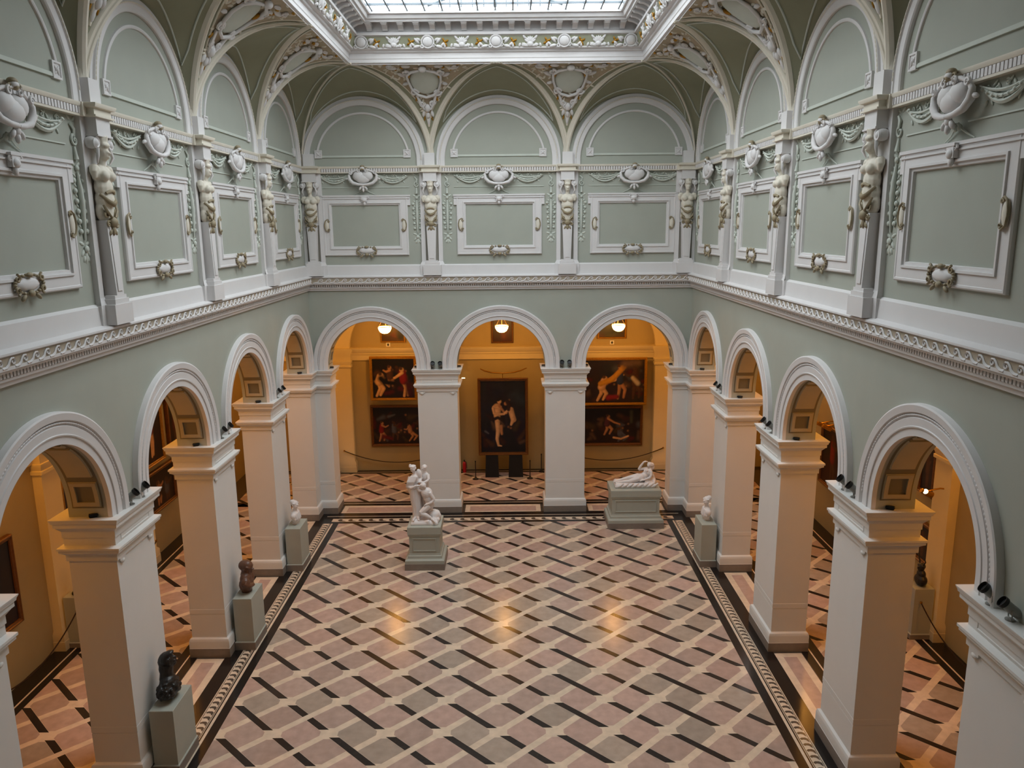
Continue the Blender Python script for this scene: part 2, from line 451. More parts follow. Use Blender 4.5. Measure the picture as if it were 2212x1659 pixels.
# ---- entablature between the storeys
FR = [(0, 8.05), (.05, 8.05), (.06, 8.1), (.10, 8.13), (.10, 8.17), (.07, 8.175), (.07, 8.255), (.18, 8.26), (.19, 8.29), (.20, 8.30), (.20, 8.49), (.24, 8.5), (.24, 8.53), (.10, 8.57), (.08, 8.88), (.04, 8.9), (0, 8.92)]
def run(wall, prof, extra=0):
    """moulding along one wall, mitred into the corners"""
    if wall == 'B': return [[(-HW + q, -q, z) for q, z in prof], [(HW - q, -q, z) for q, z in prof]]
    s = -1 if wall == 'L' else 1
    return [[(s * (HW - q), -q, z) for q, z in prof], [(s * (HW - q), YEND, z) for q, z in prof]]
def onwall(mb, wall):                            # from wall-local (u, -n, z) to the hall
    if wall == 'L': mb.map(lambda x, y, z: (-HW - y, x, z))
    if wall == 'R': mb.map(lambda x, y, z: (HW + y, x, z))
    return mb
SP = {'B': (-HW, HW), 'L': (-19.5, 0), 'R': (-19.5, 0)}
for w, nm in (('B', 'back'), ('L', 'left'), ('R', 'right')):
    t = MB(); t.grid(run(w, FR)); o = struct('trim_frieze_' + nm, t, M['white'], 30)
    a, b2 = SP[w]
    d = MB(); x = a + .2
    while x < b2 - .2: d.box(x, x + .045, -.125, -.06, 8.18, 8.25); x += .075
    struct('dentil_moulding', onwall(d, w), M['white'], 0, o)
    v = MB(); x = a + .35; per = .27
    P = []; R_ = []
    while x < b2 - .4:                            # running dog, one continuous scroll
        v.tube([(x - .05, -.2, 8.33), (x + .03, -.203, 8.335), (x + .085, -.205, 8.37), (x + .115, -.207, 8.42), (x + .155, -.207, 8.452), (x + .205, -.207, 8.447), (x + .228, -.207, 8.412), (x + .21, -.207, 8.378), (x + .175, -.207, 8.375), (x + .16, -.207, 8.4), (x + .178, -.207, 8.418)], [.026, .026, .024, .02, .018, .018, .018, .017, .016, .015, .012], 5)
        x += per
    v.box(a + .25, b2 - .25, -.214, -.19, 8.30, 8.345)
    struct('wave_moulding', onwall(v, w), M['white'], 60, o)
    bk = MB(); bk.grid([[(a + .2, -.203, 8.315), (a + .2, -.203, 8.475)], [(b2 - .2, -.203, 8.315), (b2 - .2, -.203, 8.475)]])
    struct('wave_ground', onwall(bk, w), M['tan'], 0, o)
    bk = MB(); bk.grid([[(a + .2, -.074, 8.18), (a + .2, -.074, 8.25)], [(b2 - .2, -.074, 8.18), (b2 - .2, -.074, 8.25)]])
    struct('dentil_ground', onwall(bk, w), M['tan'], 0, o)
# ---- upper cornice with its row of slots
UC = [(0, 11.93), (.12, 11.93), (.12, 11.965), (.08, 11.97), (.08, 12.07), (.13, 12.08), (.15, 12.12), (.15, 12.145), (0, 12.16)]
for w, nm in (('B', 'back'), ('L', 'left'), ('R', 'right')):
    t = MB(); t.grid(run(w, UC)); o = struct('trim_cornice_' + nm, t, M['cream'], 30)
    a, b2 = SP[w]; d = MB(); x = a + .15
    while x < b2 - .15: d.box(x, x + .057, -.125, -.07, 11.968, 12.075); x += .082
    struct('dentil_moulding', onwall(d, w), M['white'], 0, o)
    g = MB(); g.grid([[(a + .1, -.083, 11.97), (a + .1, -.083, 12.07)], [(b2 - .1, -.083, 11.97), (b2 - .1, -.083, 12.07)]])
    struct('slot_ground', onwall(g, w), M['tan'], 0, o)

# ---- coved vault with lunettes cutting into it
ZV, RV = 12.15, 2.8
def cove(d): return ZV + RV * sqrt(max(0, 1 - ((DV - d) / DV) ** 2))
vb = [('B', -4.425, 2.175), ('B', 0, 2.25), ('B', 4.425, 2.175)] + [(w, -2.2075, 2.2075) for w in 'LR'] + [(w, sidec[k] - .01, 2.215) for w in 'LR' for k in range(1, 6) if k < 4] + [(w, -(S0 + BS * k) - .01, 2.215) for w in 'LR' for k in (4, 5)]
def cs_(t): return sin(pi / 2 * t)              # even spacing along the arch
ce = MB()
for w, c0, h in vb:
    t = MB(); rows = []
    for i in range(-20, 21):
        q = cs_(i / 20); s = q * h; zl = ZV + 2.2 * sqrt(max(0, 1 - q * q)); zg = ZV + RV * sqrt(max(0, 1 - q * q)); d = DV * (1 - abs(q))
        rows.append([(c0 + s, -d * j / 5, zl + (zg - zl) * (j / 5) ** .8) for j in range(6)])
    t.grid(rows); onwall(t, w); ce.add(t.v, t.f)
def pendentive(hl, hr, lift=0.0, inset=0.0):     # cove surface between two lunettes, local x along the wall
    rows = []
    for i in range(1, 17):
        d = DV * (1 - cos(pi / 2 * i / 16)); d = min(d, DV)
        a, b2 = -hl * d / DV, hr * d / DV
        rows.append([(a + (b2 - a) * j / 12, -d, cove(d)) for j in range(13)])
    rows.insert(0, [(0, 0, ZV)] * 13)
    return MB().grid(rows)
pb = [('B', -2.25, 2.175, 2.25), ('B', 2.25, 2.25, 2.175)]
for w in 'LR':
    for k in range(5):
        y = -(S0 + BS * (k + .5)); pb.append((w, y, 2.215, 2.2075 if k == 0 else 2.215))
for w, s, hl, hr in pb:
    t = pendentive(hl, hr); t.shift(dx=s); onwall(t, w); ce.add(t.v, t.f)
struct('ceiling', ce, M['vault'], 35)
c = MB()                                          # near-end ceiling, lengthened out of view to keep daylight off the near walls
c.box(-7, 7, YEND, -15.6, 15.0, 15.2); struct('ceiling_front_light_block', c, M['vault'], 0)

# ---- rooflight: coved cornice, modillions, glazing
WP = [(2.17, 14.9), (2.17, 14.93), (2.235, 14.95), (2.235, 15.04), (2.25, 15.06), (2.25, 15.2), (2.30, 15.22), (2.32, 15.27), (2.40, 15.29), (2.43, 15.4), (2.50, 15.62), (2.56, 15.64), (2.57, 15.70), (2.5, 15.71), (2.5, 15.74), (2.46, 15.76), (2.46, 16.02), (2.80, 16.02), (2.80, 15.93), (2.86, 15.93), (2.88, 15.99), (2.93, 16.0), (2.96, 16.07), (2.97, 16.1), (3.03, 16.11), (3.03, 16.19)]
YN = -15.5  # near end of the rooflight, shortened unseen so the near walls darken
def ringpts(i): return [(-HW + i, -i), (HW - i, -i), (HW - i, YN - 2.2 + i), (-HW + i, YN - 2.2 + i)]
t = MB(); t.grid([[(x, y, z) for x, y in ringpts(i)] for i, z in WP], closed_u=True)
rc = struct('trim_rooflight_cornice', t, M['white'], 30)
def modillion():
    m = MB()
    m.prism([(0, 0), (0, 0)], 0, 0) if False else None
    pts = [(2.47, 16.015), (2.798, 16.015), (2.80, 15.925), (2.81, 15.90), (2.78, 15.87), (2.66, 15.85), (2.56, 15.80), (2.52, 15.76), (2.47, 15.76)]
    n = len(pts)
    m.add([(-.075, -p, z) for p, z in pts] + [(.075, -p, z) for p, z in pts], [tuple(range(n)), tuple(range(2 * n - 1, n - 1, -1))] + [(i, i + n, (i + 1) % n + n, (i + 1) % n) for i in range(n)])
    m.box(-.09, .09, -2.83, -2.47, 15.905, 15.928)
    return m.mesh('modillion', M['white'], 0)
mm = modillion()
def mods(w, ss):
    for s in ss:
        o = link('modillion', mm, rc)
        if w == 'B': o.location = (s, 0, 0)
        else:
            o.location = (-HW if w == 'L' else HW, s, 0); o.rotation_euler = (0, 0, pi / 2 if w == 'L' else -pi / 2)
mods('B', [-3.68 + .46 * i for i in range(17)])
for w in 'LR': mods(w, [-2.92 - .46 * i for i in range(12)])
o = MB(); x = -3.9                                 # small leaf band under the modillions
while x < 3.9: o.ell((x, -2.53, 15.675), (.035, .03, .03), seg=6, rings=4); x += .11
y = -2.7
while y > -9:
    for s in (-1, 1): o.ell((s * (HW - 2.53), y, 15.675), (.03, .035, .03), seg=6, rings=4)
    y -= .11
struct('bead_moulding', o, M['cream'], 60, rc)
gl = MB(); gl.grid([[(-HW + 3.0, -3.0, 16.2), (HW - 3.0, -3.0, 16.2)], [(-HW + 3.0, YN + .8, 16.2), (HW - 3.0, YN + .8, 16.2)]])
wn = struct('window_1', gl, M['glass'], 0)
b = MB(); x = -3.5
while x < 3.55: b.box(x - .02, x + .02, YN + .8, -3.0, 16.17, 16.25); x += .5
y = -3.55
while y > YN + .8: b.box(-3.6, 3.6, y - .015, y + .015, 16.18, 16.24); y -= .62
struct('glazing_bar', b, M['steel'], 0, wn)
b = MB()
for y in (-3.25, -8.0, -13):
    P = [(-1.9 + 3.8 * i / 24, y, 16.24 + .42 * sin(pi * i / 24)) for i in range(25)]
    b.tube(P, .035, 6)
    for i in range(2, 24, 2): b.box(P[i][0] - .018, P[i][0] + .018, y - .02, y + .02, 16.2, P[i][2])
    b.box(-.05, .05, y - .03, y + .03, 16.2, 16.9)
struct('roof_truss', b, M['steel'], 40, wn)

# ================================================================== PIERS AND ARCHES
PPROF = [(.07, 0), (.07, .23), (.065, .235), (.065, .40), (.06, .43), (.045, .47), (.01, .49), (0, .5), (0, 1.09), (-.006, 1.095), (-.006, 1.105), (.004, 1.11), (.004, 1.22), (0, 1.225), (0, 4.48), (.03, 4.49), (.03, 4.60), (.05, 4.62)]
CPROF = [(.05, 4.62), (.075, 4.64), (.105, 4.66), (.105, 4.70), (.125, 4.71), (.125, 4.75), (.03, 4.78), (.03, 4.92), (.045, 4.925), (.045, 5.04), (.07, 5.07), (.11, 5.12), (.13, 5.13), (.13, 5.2), (.15, 5.21), (.155, 5.24), (.175, 5.28), (.175, ZS)]
def pier_parts(root, poly):
    i = 2
    part('plinth', MB().stack(poly, PPROF[:2]), M['taupe'], root, 30)
    part('base', MB().stack(poly, PPROF[1:8]), M['pier'], root, 30)
    part('shaft', MB().stack(poly, PPROF[7:]), M['pier'], root, 30)
    part('capital', MB().stack(poly, CPROF), M['pier'], root, 30)
def pier_poly(h): return [(-h, -.035), (h, -.035), (h, .80), (-h, .80)]
pr = thing('pier', 'x', 'pier'); pier_parts(pr, pier_poly(.70))
for s in (-1, 1):                                  # little drop ornaments under the necking, front corners
    gt = MB(); gt.box(s * .54 - .1, s * .54 + .1, -.065, -.03, 4.44, 4.50)
    gt.ell((s * .54, -.05, 4.42), (.07, .03, .045), seg=8, rings=5)
    part('drop_ornament', gt, M['pier'], pr)
fp = MB(); fp.rings(-.55, .55, 4.80, 5.0, [(0, .06), (.015, .075), (.03, .075), (.045, .06)]); part('frieze_panel', fp, M['pier'], pr)
plab = {('B', 0): 'square white pier of the end wall, behind the marble group', ('B', 1): 'square white pier of the end wall, left of the reclining marble figure',
        ('L', 0): 'square white pier of the left wall, farthest, beside a small white bust', ('L', 1): 'square white pier of the left wall, beside the brown bust',
        ('L', 2): 'square white pier of the left wall, beside the black bust', ('L', 3): 'square white pier cut by the left edge of the photo',
        ('R', 0): 'square white pier of the right wall, farthest, beside a small white bust', ('R', 1): 'square white pier of the right wall, second farthest, no bust beside it',
        ('R', 2): 'square white pier of the right wall, third farthest, whole down to its base', ('R', 3): 'square white pier cut by the right edge of the photo'}
spread(pr, piers, lambda w, k: plab[w, k], 0)
for s, nm in ((-1, 'left'), (1, 'right')):         # L-shaped corner piers
    c = thing('corner_pier', f'stepped white corner pier at the far {nm} corner of the hall', 'pier', (s * HW, 0, 0))
    e, q = -s * .035, -s * .57
    poly = [(e, -.69), (e, -.035), (q, -.035), (q, .80), (s * .80, .80), (s * .80, -.69)]
    pier_parts(c, poly)

def archivolt(ri):
    f = ZS
    prof = [(ri - .006, -.02), (ri - .006, .06), (ri + .12, .065), (ri + .125, .085), (ri + .145, .09), (ri + .155, .075), (ri + .28, .085), (ri + .29, .06), (ri + .305, .05), (ri + .325, .07), (ri + .345, .05), (ri + .355, .08), (ri + .37, .105), (ri + .475, .12), (ri + .5, .105), (ri + .505, -.02)]
    return MB().arc(0, ZC, prof, 0, pi, 56, f)
def beads(r, rel, n, rad, zc, a0=0.04):             # one continuous string of beads
    P = []; R = []
    for i in range(n):
        for o, q in ((-.5, .45), (-.28, .9), (0, 1), (.28, .9)):
            a = a0 + (pi - 2 * a0) * (i + o) / (n - 1); P.append((r * cos(a), -rel, zc + r * sin(a))); R.append(rad * q)
    return MB().tube(P, R, 6)
def coffers(ri):                                    # soffit: frames and panels on the underside of the arch
    m = MB(); g = MB()
    def pt(a, y, lift): r = ri - lift; return (r * cos(a), y, ZC + r * sin(a))
    def frame(a0, a1, y0, y1, t, ta, lift):
        for (b0, b1, c0, c1) in ((a0, a1, y0, y0 + t), (a0, a1, y1 - t, y1), (a0, a0 + ta, y0 + t, y1 - t), (a1 - ta, a1, y0 + t, y1 - t)):
            for (p, q) in ((0, 1),):
                n = 6; rows = [[pt(b0 + (b1 - b0) * i / n, c0, lift), pt(b0 + (b1 - b0) * i / n, c1, lift)] for i in range(n + 1)]
                m.grid(rows)
                m.grid([[pt(b0 + (b1 - b0) * i / n, c, l) for l in (0, lift)] for i in range(n + 1) for c in (c0,)])
                m.grid([[pt(b0 + (b1 - b0) * i / n, c, l) for l in (0, lift)] for i in range(n + 1) for c in (c1,)])
                for b3 in (b0, b1): m.grid([[pt(b3, c, l) for l in (0, lift)] for c in (c0, c1)])
    def slab(a0, a1, y0, y1, lift):
        n = 8
        m.grid([[pt(a0 + (a1 - a0) * i / n, y, l) for y, l in ((y0, 0), (y0 + .02, lift), (y1 - .02, lift), (y1, 0))] for i in range(n + 1)])
        for a in (a0, a1): m.grid([[pt(a, y, l) for l in (0, lift)] for y in (y0 + .02, y1 - .02)])
    ym = .35
    for mir in (0, 1):
        F = (lambda a: a) if not mir else (lambda a: pi - a)
        def fr(a0, a1, *k): a0, a1 = sorted((F(a0), F(a1))); frame(a0, a1, *k)
        def sl(a0, a1, *k): a0, a1 = sorted((F(a0), F(a1))); slab(a0, a1, *k)
        fr(.02, .34, ym - .24, ym + .24, .03, .02, .02); fr(.03, .33, ym - .225, ym + .225, .07, .045, .035)
        sl(.42, .98, ym - .225, ym + .225, .03)
        sl(1.06, 1.16, ym - .23, ym - .03, .03); sl(1.06, 1.16, ym + .03, ym + .23, .03)
    sl2 = slab(1.24, pi - 1.24, ym - .225, ym + .225, .03)
    n = 40
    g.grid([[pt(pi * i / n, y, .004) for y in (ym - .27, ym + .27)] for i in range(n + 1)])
    return m, g
def make_arch(ri):
    a = thing('archivolt', 'x', 'arch moulding')
    part('moulding', archivolt(ri), M['white'], a, 30)
    part('bead_moulding', beads(ri + .325, .075, 88, .019, ZC), M['white'], a, 60)
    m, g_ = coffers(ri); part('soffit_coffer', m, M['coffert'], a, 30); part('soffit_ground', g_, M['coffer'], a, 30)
    return a
def archlab(w, k): return (f'moulded white stucco arch, {BN[k]} of three on the end wall' if w == 'B' else f"moulded white stucco arch, {ON[k]} of the {'left' if w == 'L' else 'right'} wall")
ab = make_arch(RIB); spread(ab, bays[:3], archlab, 0, 'arcade arch mouldings')
asd = make_arch(RIS); spread(asd, bays[3:], archlab, 0, 'arcade arch mouldings')

# ================================================================== UPPER STOREY
# ---- herm pilasters carrying the upper cornice
def make_herm():
    r = thing('herm_pilaster', 'x', 'pilaster')
    p = MB()                                        # plinth
    p.box(-.42, .42, -.13, .0, 8.56, 8.9); p.box(-.30, .30, -.30, -.1, 8.56, 8.9)
    p.grid([[(-.42, -.13, 8.9), (.42, -.13, 8.9)], [(-.36, -.09, 9.02), (.36, -.09, 9.02)]]); p.box(-.36, .36, -.09, 0, 8.9, 9.03)
    p.box(-.24, .24, -.28, -.08, 8.9, 8.99); p.box(-.20, .20, -.26, -.08, 8.99, 9.05)
    part('plinth', p, M['white'], r, 30)
    b = MB()
    b.box(-.36, -.22, -.09, 0, 9.03, 11.93); b.box(.22, .36, -.09, 0, 9.03, 11.93); b.box(-.23, .23, -.05, 0, 10.25, 11.93)
    part('pilaster', b, M['white'], r, 0)
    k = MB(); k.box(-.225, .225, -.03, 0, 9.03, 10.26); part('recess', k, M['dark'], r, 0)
    h = MB()                                        # tapering shaft of the herm
    h.add([(-.12, -.26, 9.05), (.12, -.26, 9.05), (.12, -.05, 9.05), (-.12, -.05, 9.05), (-.165, -.24, 10.3), (.165, -.24, 10.3), (.165, -.05, 10.3), (-.165, -.05, 10.3)], [(0, 3, 2, 1), (4, 5, 6, 7), (0, 1, 5, 4), (1, 2, 6, 5), (2, 3, 7, 6), (3, 0, 4, 7)])
    h.add([(-.075, -.275, 9.12), (.075, -.275, 9.12), (.075, -.22, 9.12), (-.075, -.22, 9.12), (-.11, -.255, 10.2), (.11, -.255, 10.2), (.11, -.2, 10.2), (-.11, -.2, 10.2)], [(0, 3, 2, 1), (4, 5, 6, 7), (0, 1, 5, 4), (1, 2, 6, 5), (2, 3, 7, 6), (3, 0, 4, 7)])
    part('herm_shaft', h, M['white'], r, 0)
    f = MB()
    f.ell((0, -.15, 10.45), (.22, .12, .22)); f.ell((0, -.17, 10.64), (.205, .14, .2)); f.ell((0, -.17, 10.84), (.21, .13, .2)); f.ell((0, -.16, 11.04), (.24, .13, .17))
    for s in (-1, 1):
        f.ell((s * .1, -.27, 11.02), (.095, .07, .085))
        f.ell((s * .21, -.16, 11.14), (.075, .075, .07))
        f.tube([(s * .22, -.16, 11.16), (s * .265, -.17, 11.08), (s * .24, -.17, 10.97)], [.075, .065, .035], 8)
        f.ell((s * .033, -.33, 11.40), (.018, .01, .012))
    f.tube([(0, -.16, 11.04), (0, -.2, 11.32)], [.075, .06], 8)
    f.ell((0, -.23, 11.38), (.085, .1, .125)); f.ell((0, -.335, 11.38), (.018, .025, .028)); f.ell((0, -.315, 11.32), (.03, .02, .012)); f.ell((0, -.19, 11.46), (.115, .11, .1)); f.ell((0, -.28, 11.51), (.1, .06, .05))
    f.tube([(0, -.2, 11.52), (0, -.18, 11.64)], [.11, .15], 8)
    fused('figure', f, M['cream'], r, .014, 2)
    d = MB()                                        # drapery, garland and mask
    d.tube([(-.2, -.2, 10.72), (-.1, -.29, 10.6), (0, -.31, 10.56), (.1, -.29, 10.6), (.2, -.2, 10.72)], [.025, .04, .045, .04, .025], 6)
    d.tube([(-.13, -.27, 10.74), (-.05, -.31, 10.78), (.05, -.31, 10.78), (.13, -.27, 10.74)], .025, 6)
    d.ell((0, -.27, 10.27), (.1, .07, .09)); d.leaf(0, 10.24, .2, .11, -pi / 2, .04, .26)
    for s in (-1, 1):
        d.spiral(s * .16, 10.40, .07, 1.3, s, pi / 2, .022, .25); d.spiral(s * .13, 10.24, .06, 1.3, -s, 0, .02, .26)
        d.tube([(s * .2, -.24, 10.55), (s * .17, -.27, 10.45), (s * .06, -.29, 10.34)], [.02, .03, .02], 6)
        d.leaf(s * .05, 10.16, .13, .06, -pi / 2 + s * .5, .03, .25)
    part('garland', d, M['patina'], r, 60)
    for s in (-1, 1):                               # volutes beside the head
        v = MB(); v.spiral(s * .23, 11.54, .1, 1.6, s, pi / 2, .032, .24); v.ell((s * .23, -.17, 11.54), (.085, .12, .1)); v.tube([(s * .2, -.25, 11.45), (s * .24, -.26, 11.33), (s * .2, -.22, 11.22)], [.03, .03, .015], 6)
        part('volute', v, M['white'], r, 60)
    c = MB(); c.box(-.22, .22, -.28, 0, 11.66, 11.93); c.box(-.24, .24, -.3, 0, 11.64, 11.67); part('block', c, M['white'], r, 0)
    e = MB()                                        # cornice breaking forward
    e.stack([(-.26, -.28), (.26, -.28), (.26, 0), (-.26, 0)], [(.0, 11.93), (.05, 11.935), (.05, 11.965), (.01, 11.97), (.01, 12.07), (.06, 12.08), (.08, 12.12), (.08, 12.145), (0, 12.16)])
    e.box(-.38, .38, -.17, 0, 11.932, 12.148)
    part('cornice_block', e, M['cream'], r, 30)
    q = MB(); q.box(-.17, .17, -.2, 0, 12.15, 12.55); part('pedestal', q, M['white'], r, 0)
    return r
hm = make_herm()
hs = [('B', 0, -2.28), ('B', 1, 2.28)] + [(w, k, sideb[k]) for w in 'LR' for k in range(3)]
spread(hm, hs, lambda w, k: f'white herm pilaster with female bust above the {atpier(w, k)}', 0, 'herm pilasters')
for s, nm in ((-1, 'left'), (1, 'right')):
    dup(hm, (s * 6.28, 0, 0), 0, f'white herm pilaster with a female bust in the far {nm} corner', 'herm pilasters')

# ---- stucco picture frames
def make_panel():
    r = thing('stucco_frame', 'x', 'wall panel')
    f = MB()
    P = [(0, 0), (0, .05), (.02, .07), (.05, .07), (.06, .06), (.21, .06), (.215, .085), (.25, .085), (.255, .05), (.30, .045), (.31, 0)]
    f.rings(-1.43, 1.43, 9.23, 11.2, P)
    for s in (-1, 1): f.box(min(s * 1.42, s * 1.52), max(s * 1.42, s * 1.52), -.06, 0, 10.88, 11.2)
    f.box(-1.53, 1.53, -.09, 0, 11.17, 11.22); f.box(-1.5, 1.5, -.085, 0, 11.10, 11.125)
    part('frame', f, M['white'], r, 30)
    k = MB(); k.box(-.09, .09, -.14, -.03, 11.0, 11.19); k.box(-.12, .12, -.15, -.03, 11.16, 11.2); k.ell((0, -.13, 11.06), (.08, .05, .07)); k.leaf(0, 11.03, .15, .1, -pi / 2, .04, .11)
    for s in (-1, 1): k.spiral(s * .1, 11.13, .05, 1.2, s, 0, .018, .12)
    part('keystone', k, M['white'], r, 50)
    for s in (-1, 1):                               # shell scrolls on the uprights
        g = MB(); x = s * 1.29
        P = [(x - s * .07, -.09, 10.05), (x - s * .02, -.1, 10.03), (x + s * .055, -.1, 10.08), (x + s * .085, -.1, 10.2), (x + s * .085, -.1, 10.27), (x + s * .055, -.1, 10.39), (x - s * .02, -.1, 10.44), (x - s * .07, -.09, 10.42)]
        g.tube(P, [.012, .015, .018, .02, .02, .018, .015, .012], 6)
        g.spiral(x - s * .05, 10.09, .04, 1.1, -s, 0, .016, .1); g.spiral(x - s * .05, 10.38, .04, 1.1, s, 0, .016, .1)
        q = part('scroll', g, M['patina'], r, 60)
        g = MB(); g.ell((x + s * .01, -.075, 10.235), (.075, .035, .19)); part('scroll_shell', g, M['cream'], q, 60)
    c = MB()
    for i in range(22):
        a = 2 * pi * i / 22; c.ell((.33 * cos(a), -.09, 9.39 + .135 * sin(a)), (.034, .03, .024), seg=7, rings=5)
    for s in (-1, 1):
        c.spiral(s * .28, 9.48, .06, 1.2, s, pi / 2, .02, .11); c.spiral(s * .30, 9.31, .06, 1.2, -s, -pi / 2, .02, .11); c.leaf(s * .12, 9.25, .14, .06, -pi / 2 + s * .9, .03, .1)
    c.ell((0, -.11, 9.52), (.07, .04, .04)); c.ell((0, -.11, 9.26), (.07, .04, .05))
    cr = part('cartouche', c, M['patina'], r, 60)
    d = MB(); d.ell((0, -.07, 9.39), (.27, .05, .095)); part('cartouche_field', d, M['white'], cr, 60)
    return r
spread(make_panel(), bays, lambda w, k: f'rectangular white stucco frame {atbay(w, k)}', 0, 'stucco wall frames')

# ---- cartouches on the frieze with their festoons
def make_cartouche():
    r = thing('frieze_cartouche', 'x', 'stucco ornament')
    f = MB(); f.ell((-.14, -.17, 11.83), (.2, .1, .16)); f.ell((.14, -.17, 11.83), (.2, .1, .16)); f.ell((0, -.18, 11.75), (.25, .1, .16))
    part('shield', f, M['white'], r, 60)
    c = MB()
    for s in (-1, 1):
        P = [(s * .04, -.24, 12.05), (s * .2, -.2, 12.02), (s * .36, -.18, 11.96), (s * .46, -.18, 11.86), (s * .44, -.18, 11.72), (s * .33, -.2, 11.61), (s * .15, -.22, 11.56), (0, -.23, 11.55)]
        c.tube(P, [.025, .032, .03, .045, .06, .055, .045, .04], 7)
        c.spiral(s * .12, 12.0, .06, 1.3, -s, pi / 2, .022, .24); c.spiral(s * .4, 11.94, .06, 1.3, s, 0, .025, .22)
        c.leaf(s * .06, 11.5, .15, .07, -pi / 2 + s * .55, .04, .2); c.leaf(s * .45, 11.78, .14, .07, s * -.4 if s > 0 else pi + .4, .04, .16)
    c.ell((0, -.24, 12.08), (.08, .06, .06)); c.ell((0, -.2, 11.49), (.06, .05, .07)); c.leaf(0, 11.47, .16, .08, -pi / 2, .04, .2)
    part('scroll_border', c, M['white'], r, 60)
    t = MB(); t.ell((0, -.22, 12.13), (.08, .07, .055)); t.ell((0, -.25, 12.06), (.06, .05, .05))
    for s in (-1, 1): t.spiral(s * .1, 12.06, .05, 1.2, s, 0, .018, .24)
    part('crest', t, M['patina'], r, 60)
    for s in (-1, 1):
        g = MB()                                    # festoon
        N = 16
        for q, rad, dz in ((0, .028, .24), (.012, .022, .17), (.02, .018, .10)):
            P = [(s * (.42 + 1.05 * i / N), -.04 - q, 11.88 - .05 * i / N - dz * sin(pi * i / N)) for i in range(N + 1)]
            g.tube(P, [rad * (.45 + .75 * sin(pi * i / N)) for i in range(N + 1)], 5)
        for i in range(9):
            x = .5 + .9 * i / 8; g.ell((s * x, -.06, 11.87 - .19 * sin(pi * (x - .42) / 1.05)), (.035, .03, .03), seg=6, rings=4)
        for i in range(5): g.spiral(s * (.55 + .2 * i), 11.84 - (.06 if i % 2 else 0), .05, 1.2, s * (1 if i % 2 else -1), i, .012, .02)
        for i in range(6): g.leaf(s * (.5 + .17 * i), 11.6, .1, .04, pi / 2 + (.5 if i % 2 else -.5), .015, .01)
        for i in range(7): g.leaf(s * (.48 + .16 * i), 11.78 + .06 * (i % 2), .11, .04, .6 if i % 2 else 2.2, .015, .01)
        part('festoon', g, M['relief'], r, 60)
        b2 = MB()                                   # ribbon tails
        b2.tube([(s * .03, -.08, 11.46), (s * .09, -.05, 11.38), (s * .2, -.03, 11.31), (s * .36, -.02, 11.24)], [.022, .018, .013, .008], 5)
        b2.ell((s * .05, -.06, 11.4), (.045, .03, .05), seg=8, rings=5)
        part('ribbon', b2, M['relief'], r, 60)
    l = MB()
    for s in (-1, 1): l.box(min(s * .16, s * 1.5), max(s * .16, s * 1.5), -.02, 0, 11.46, 11.48)
    part('fillet', l, M['relief'], r, 0)
    return r
spread(make_cartouche(), bays, lambda w, k: f'heart-shaped white cartouche with festoons {atbay(w, k)}', 0, 'frieze cartouches')

# ---- hanging trophies of leaves
def make_pendant():
    g = MB()
    g.spiral(.02, 11.55, .1, 1.3, 1, pi / 2, .02, .02); g.tube([(-.06, -.02, 11.8), (.02, -.03, 11.72), (.0, -.03, 11.6)], [.02, .03, .02], 5); g.leaf(-.03, 11.85, .12, .06, 2.4, .02); g.leaf(.03, 11.85, .12, .06, .6, .02)
    g.tube([(0, -.015, 11.45), (0, -.03, 11.25)], [.02, .045], 6); g.leaf(-.02, 11.15, .14, .06, 2.6, .02); g.leaf(.02, 11.15, .14, .06, .5, .02); g.ell((0, -.02, 11.12), (.05, .03, .05), seg=8, rings=5)
    g.tube([(0, -.02, 11.05), (0, -.035, 10.8), (0, -.04, 10.55), (0, -.03, 10.2), (0, -.02, 9.98)], [.02, .045, .05, .035, .015], 6)
    for i in range(6):
        z = 10.92 - i * .16
        for s in (-1, 1): g.ell((s * (.13 - .008 * i), -.02, z), (.045, .03, .045), seg=7, rings=5); g.leaf(s * .04, z + .05, .1, .035, pi / 2 - s * .9, .018)
    for s in (-1, 1): g.leaf(s * .02, 9.9, .15, .06, pi / 2 - s * 1.2, .02); g.leaf(s * .02, 9.84, .17, .07, -pi / 2 + s * .75, .025); g.leaf(s * .03, 9.74, .13, .06, -pi / 2 + s * .4, .025)
    g.leaf(0, 9.85, .26, .1, -pi / 2, .03)
    g.ell((0, -.03, 9.84), (.06, .03, .06), seg=8, rings=5)
    return tag(link('leaf_pendant', g.mesh('leaf_pendant', M['relief'], 60)), 'x', 'stucco ornament')
pd = make_pendant(); first = True
for w, k, s in bays:
    for e in (-1, 1):
        if (w, k, e) in (('L', 3, -1), ('R', 3, 1)): continue
        loc, rz = place(w, s, 0)
        x = e * 1.74
        loc = (loc[0] + x * cos(rz), loc[1] + x * sin(rz), 0)
        o = pd if first else pd.copy()
        if not first: COL.objects.link(o)
        first = False
        o.location = loc; o.rotation_euler = (0, 0, rz); o['group'] = 'hanging leaf pendants'
        o['label'] = f"pale leaf pendant {'left' if e < 0 else 'right'} of the frame {atbay(w, k)}"

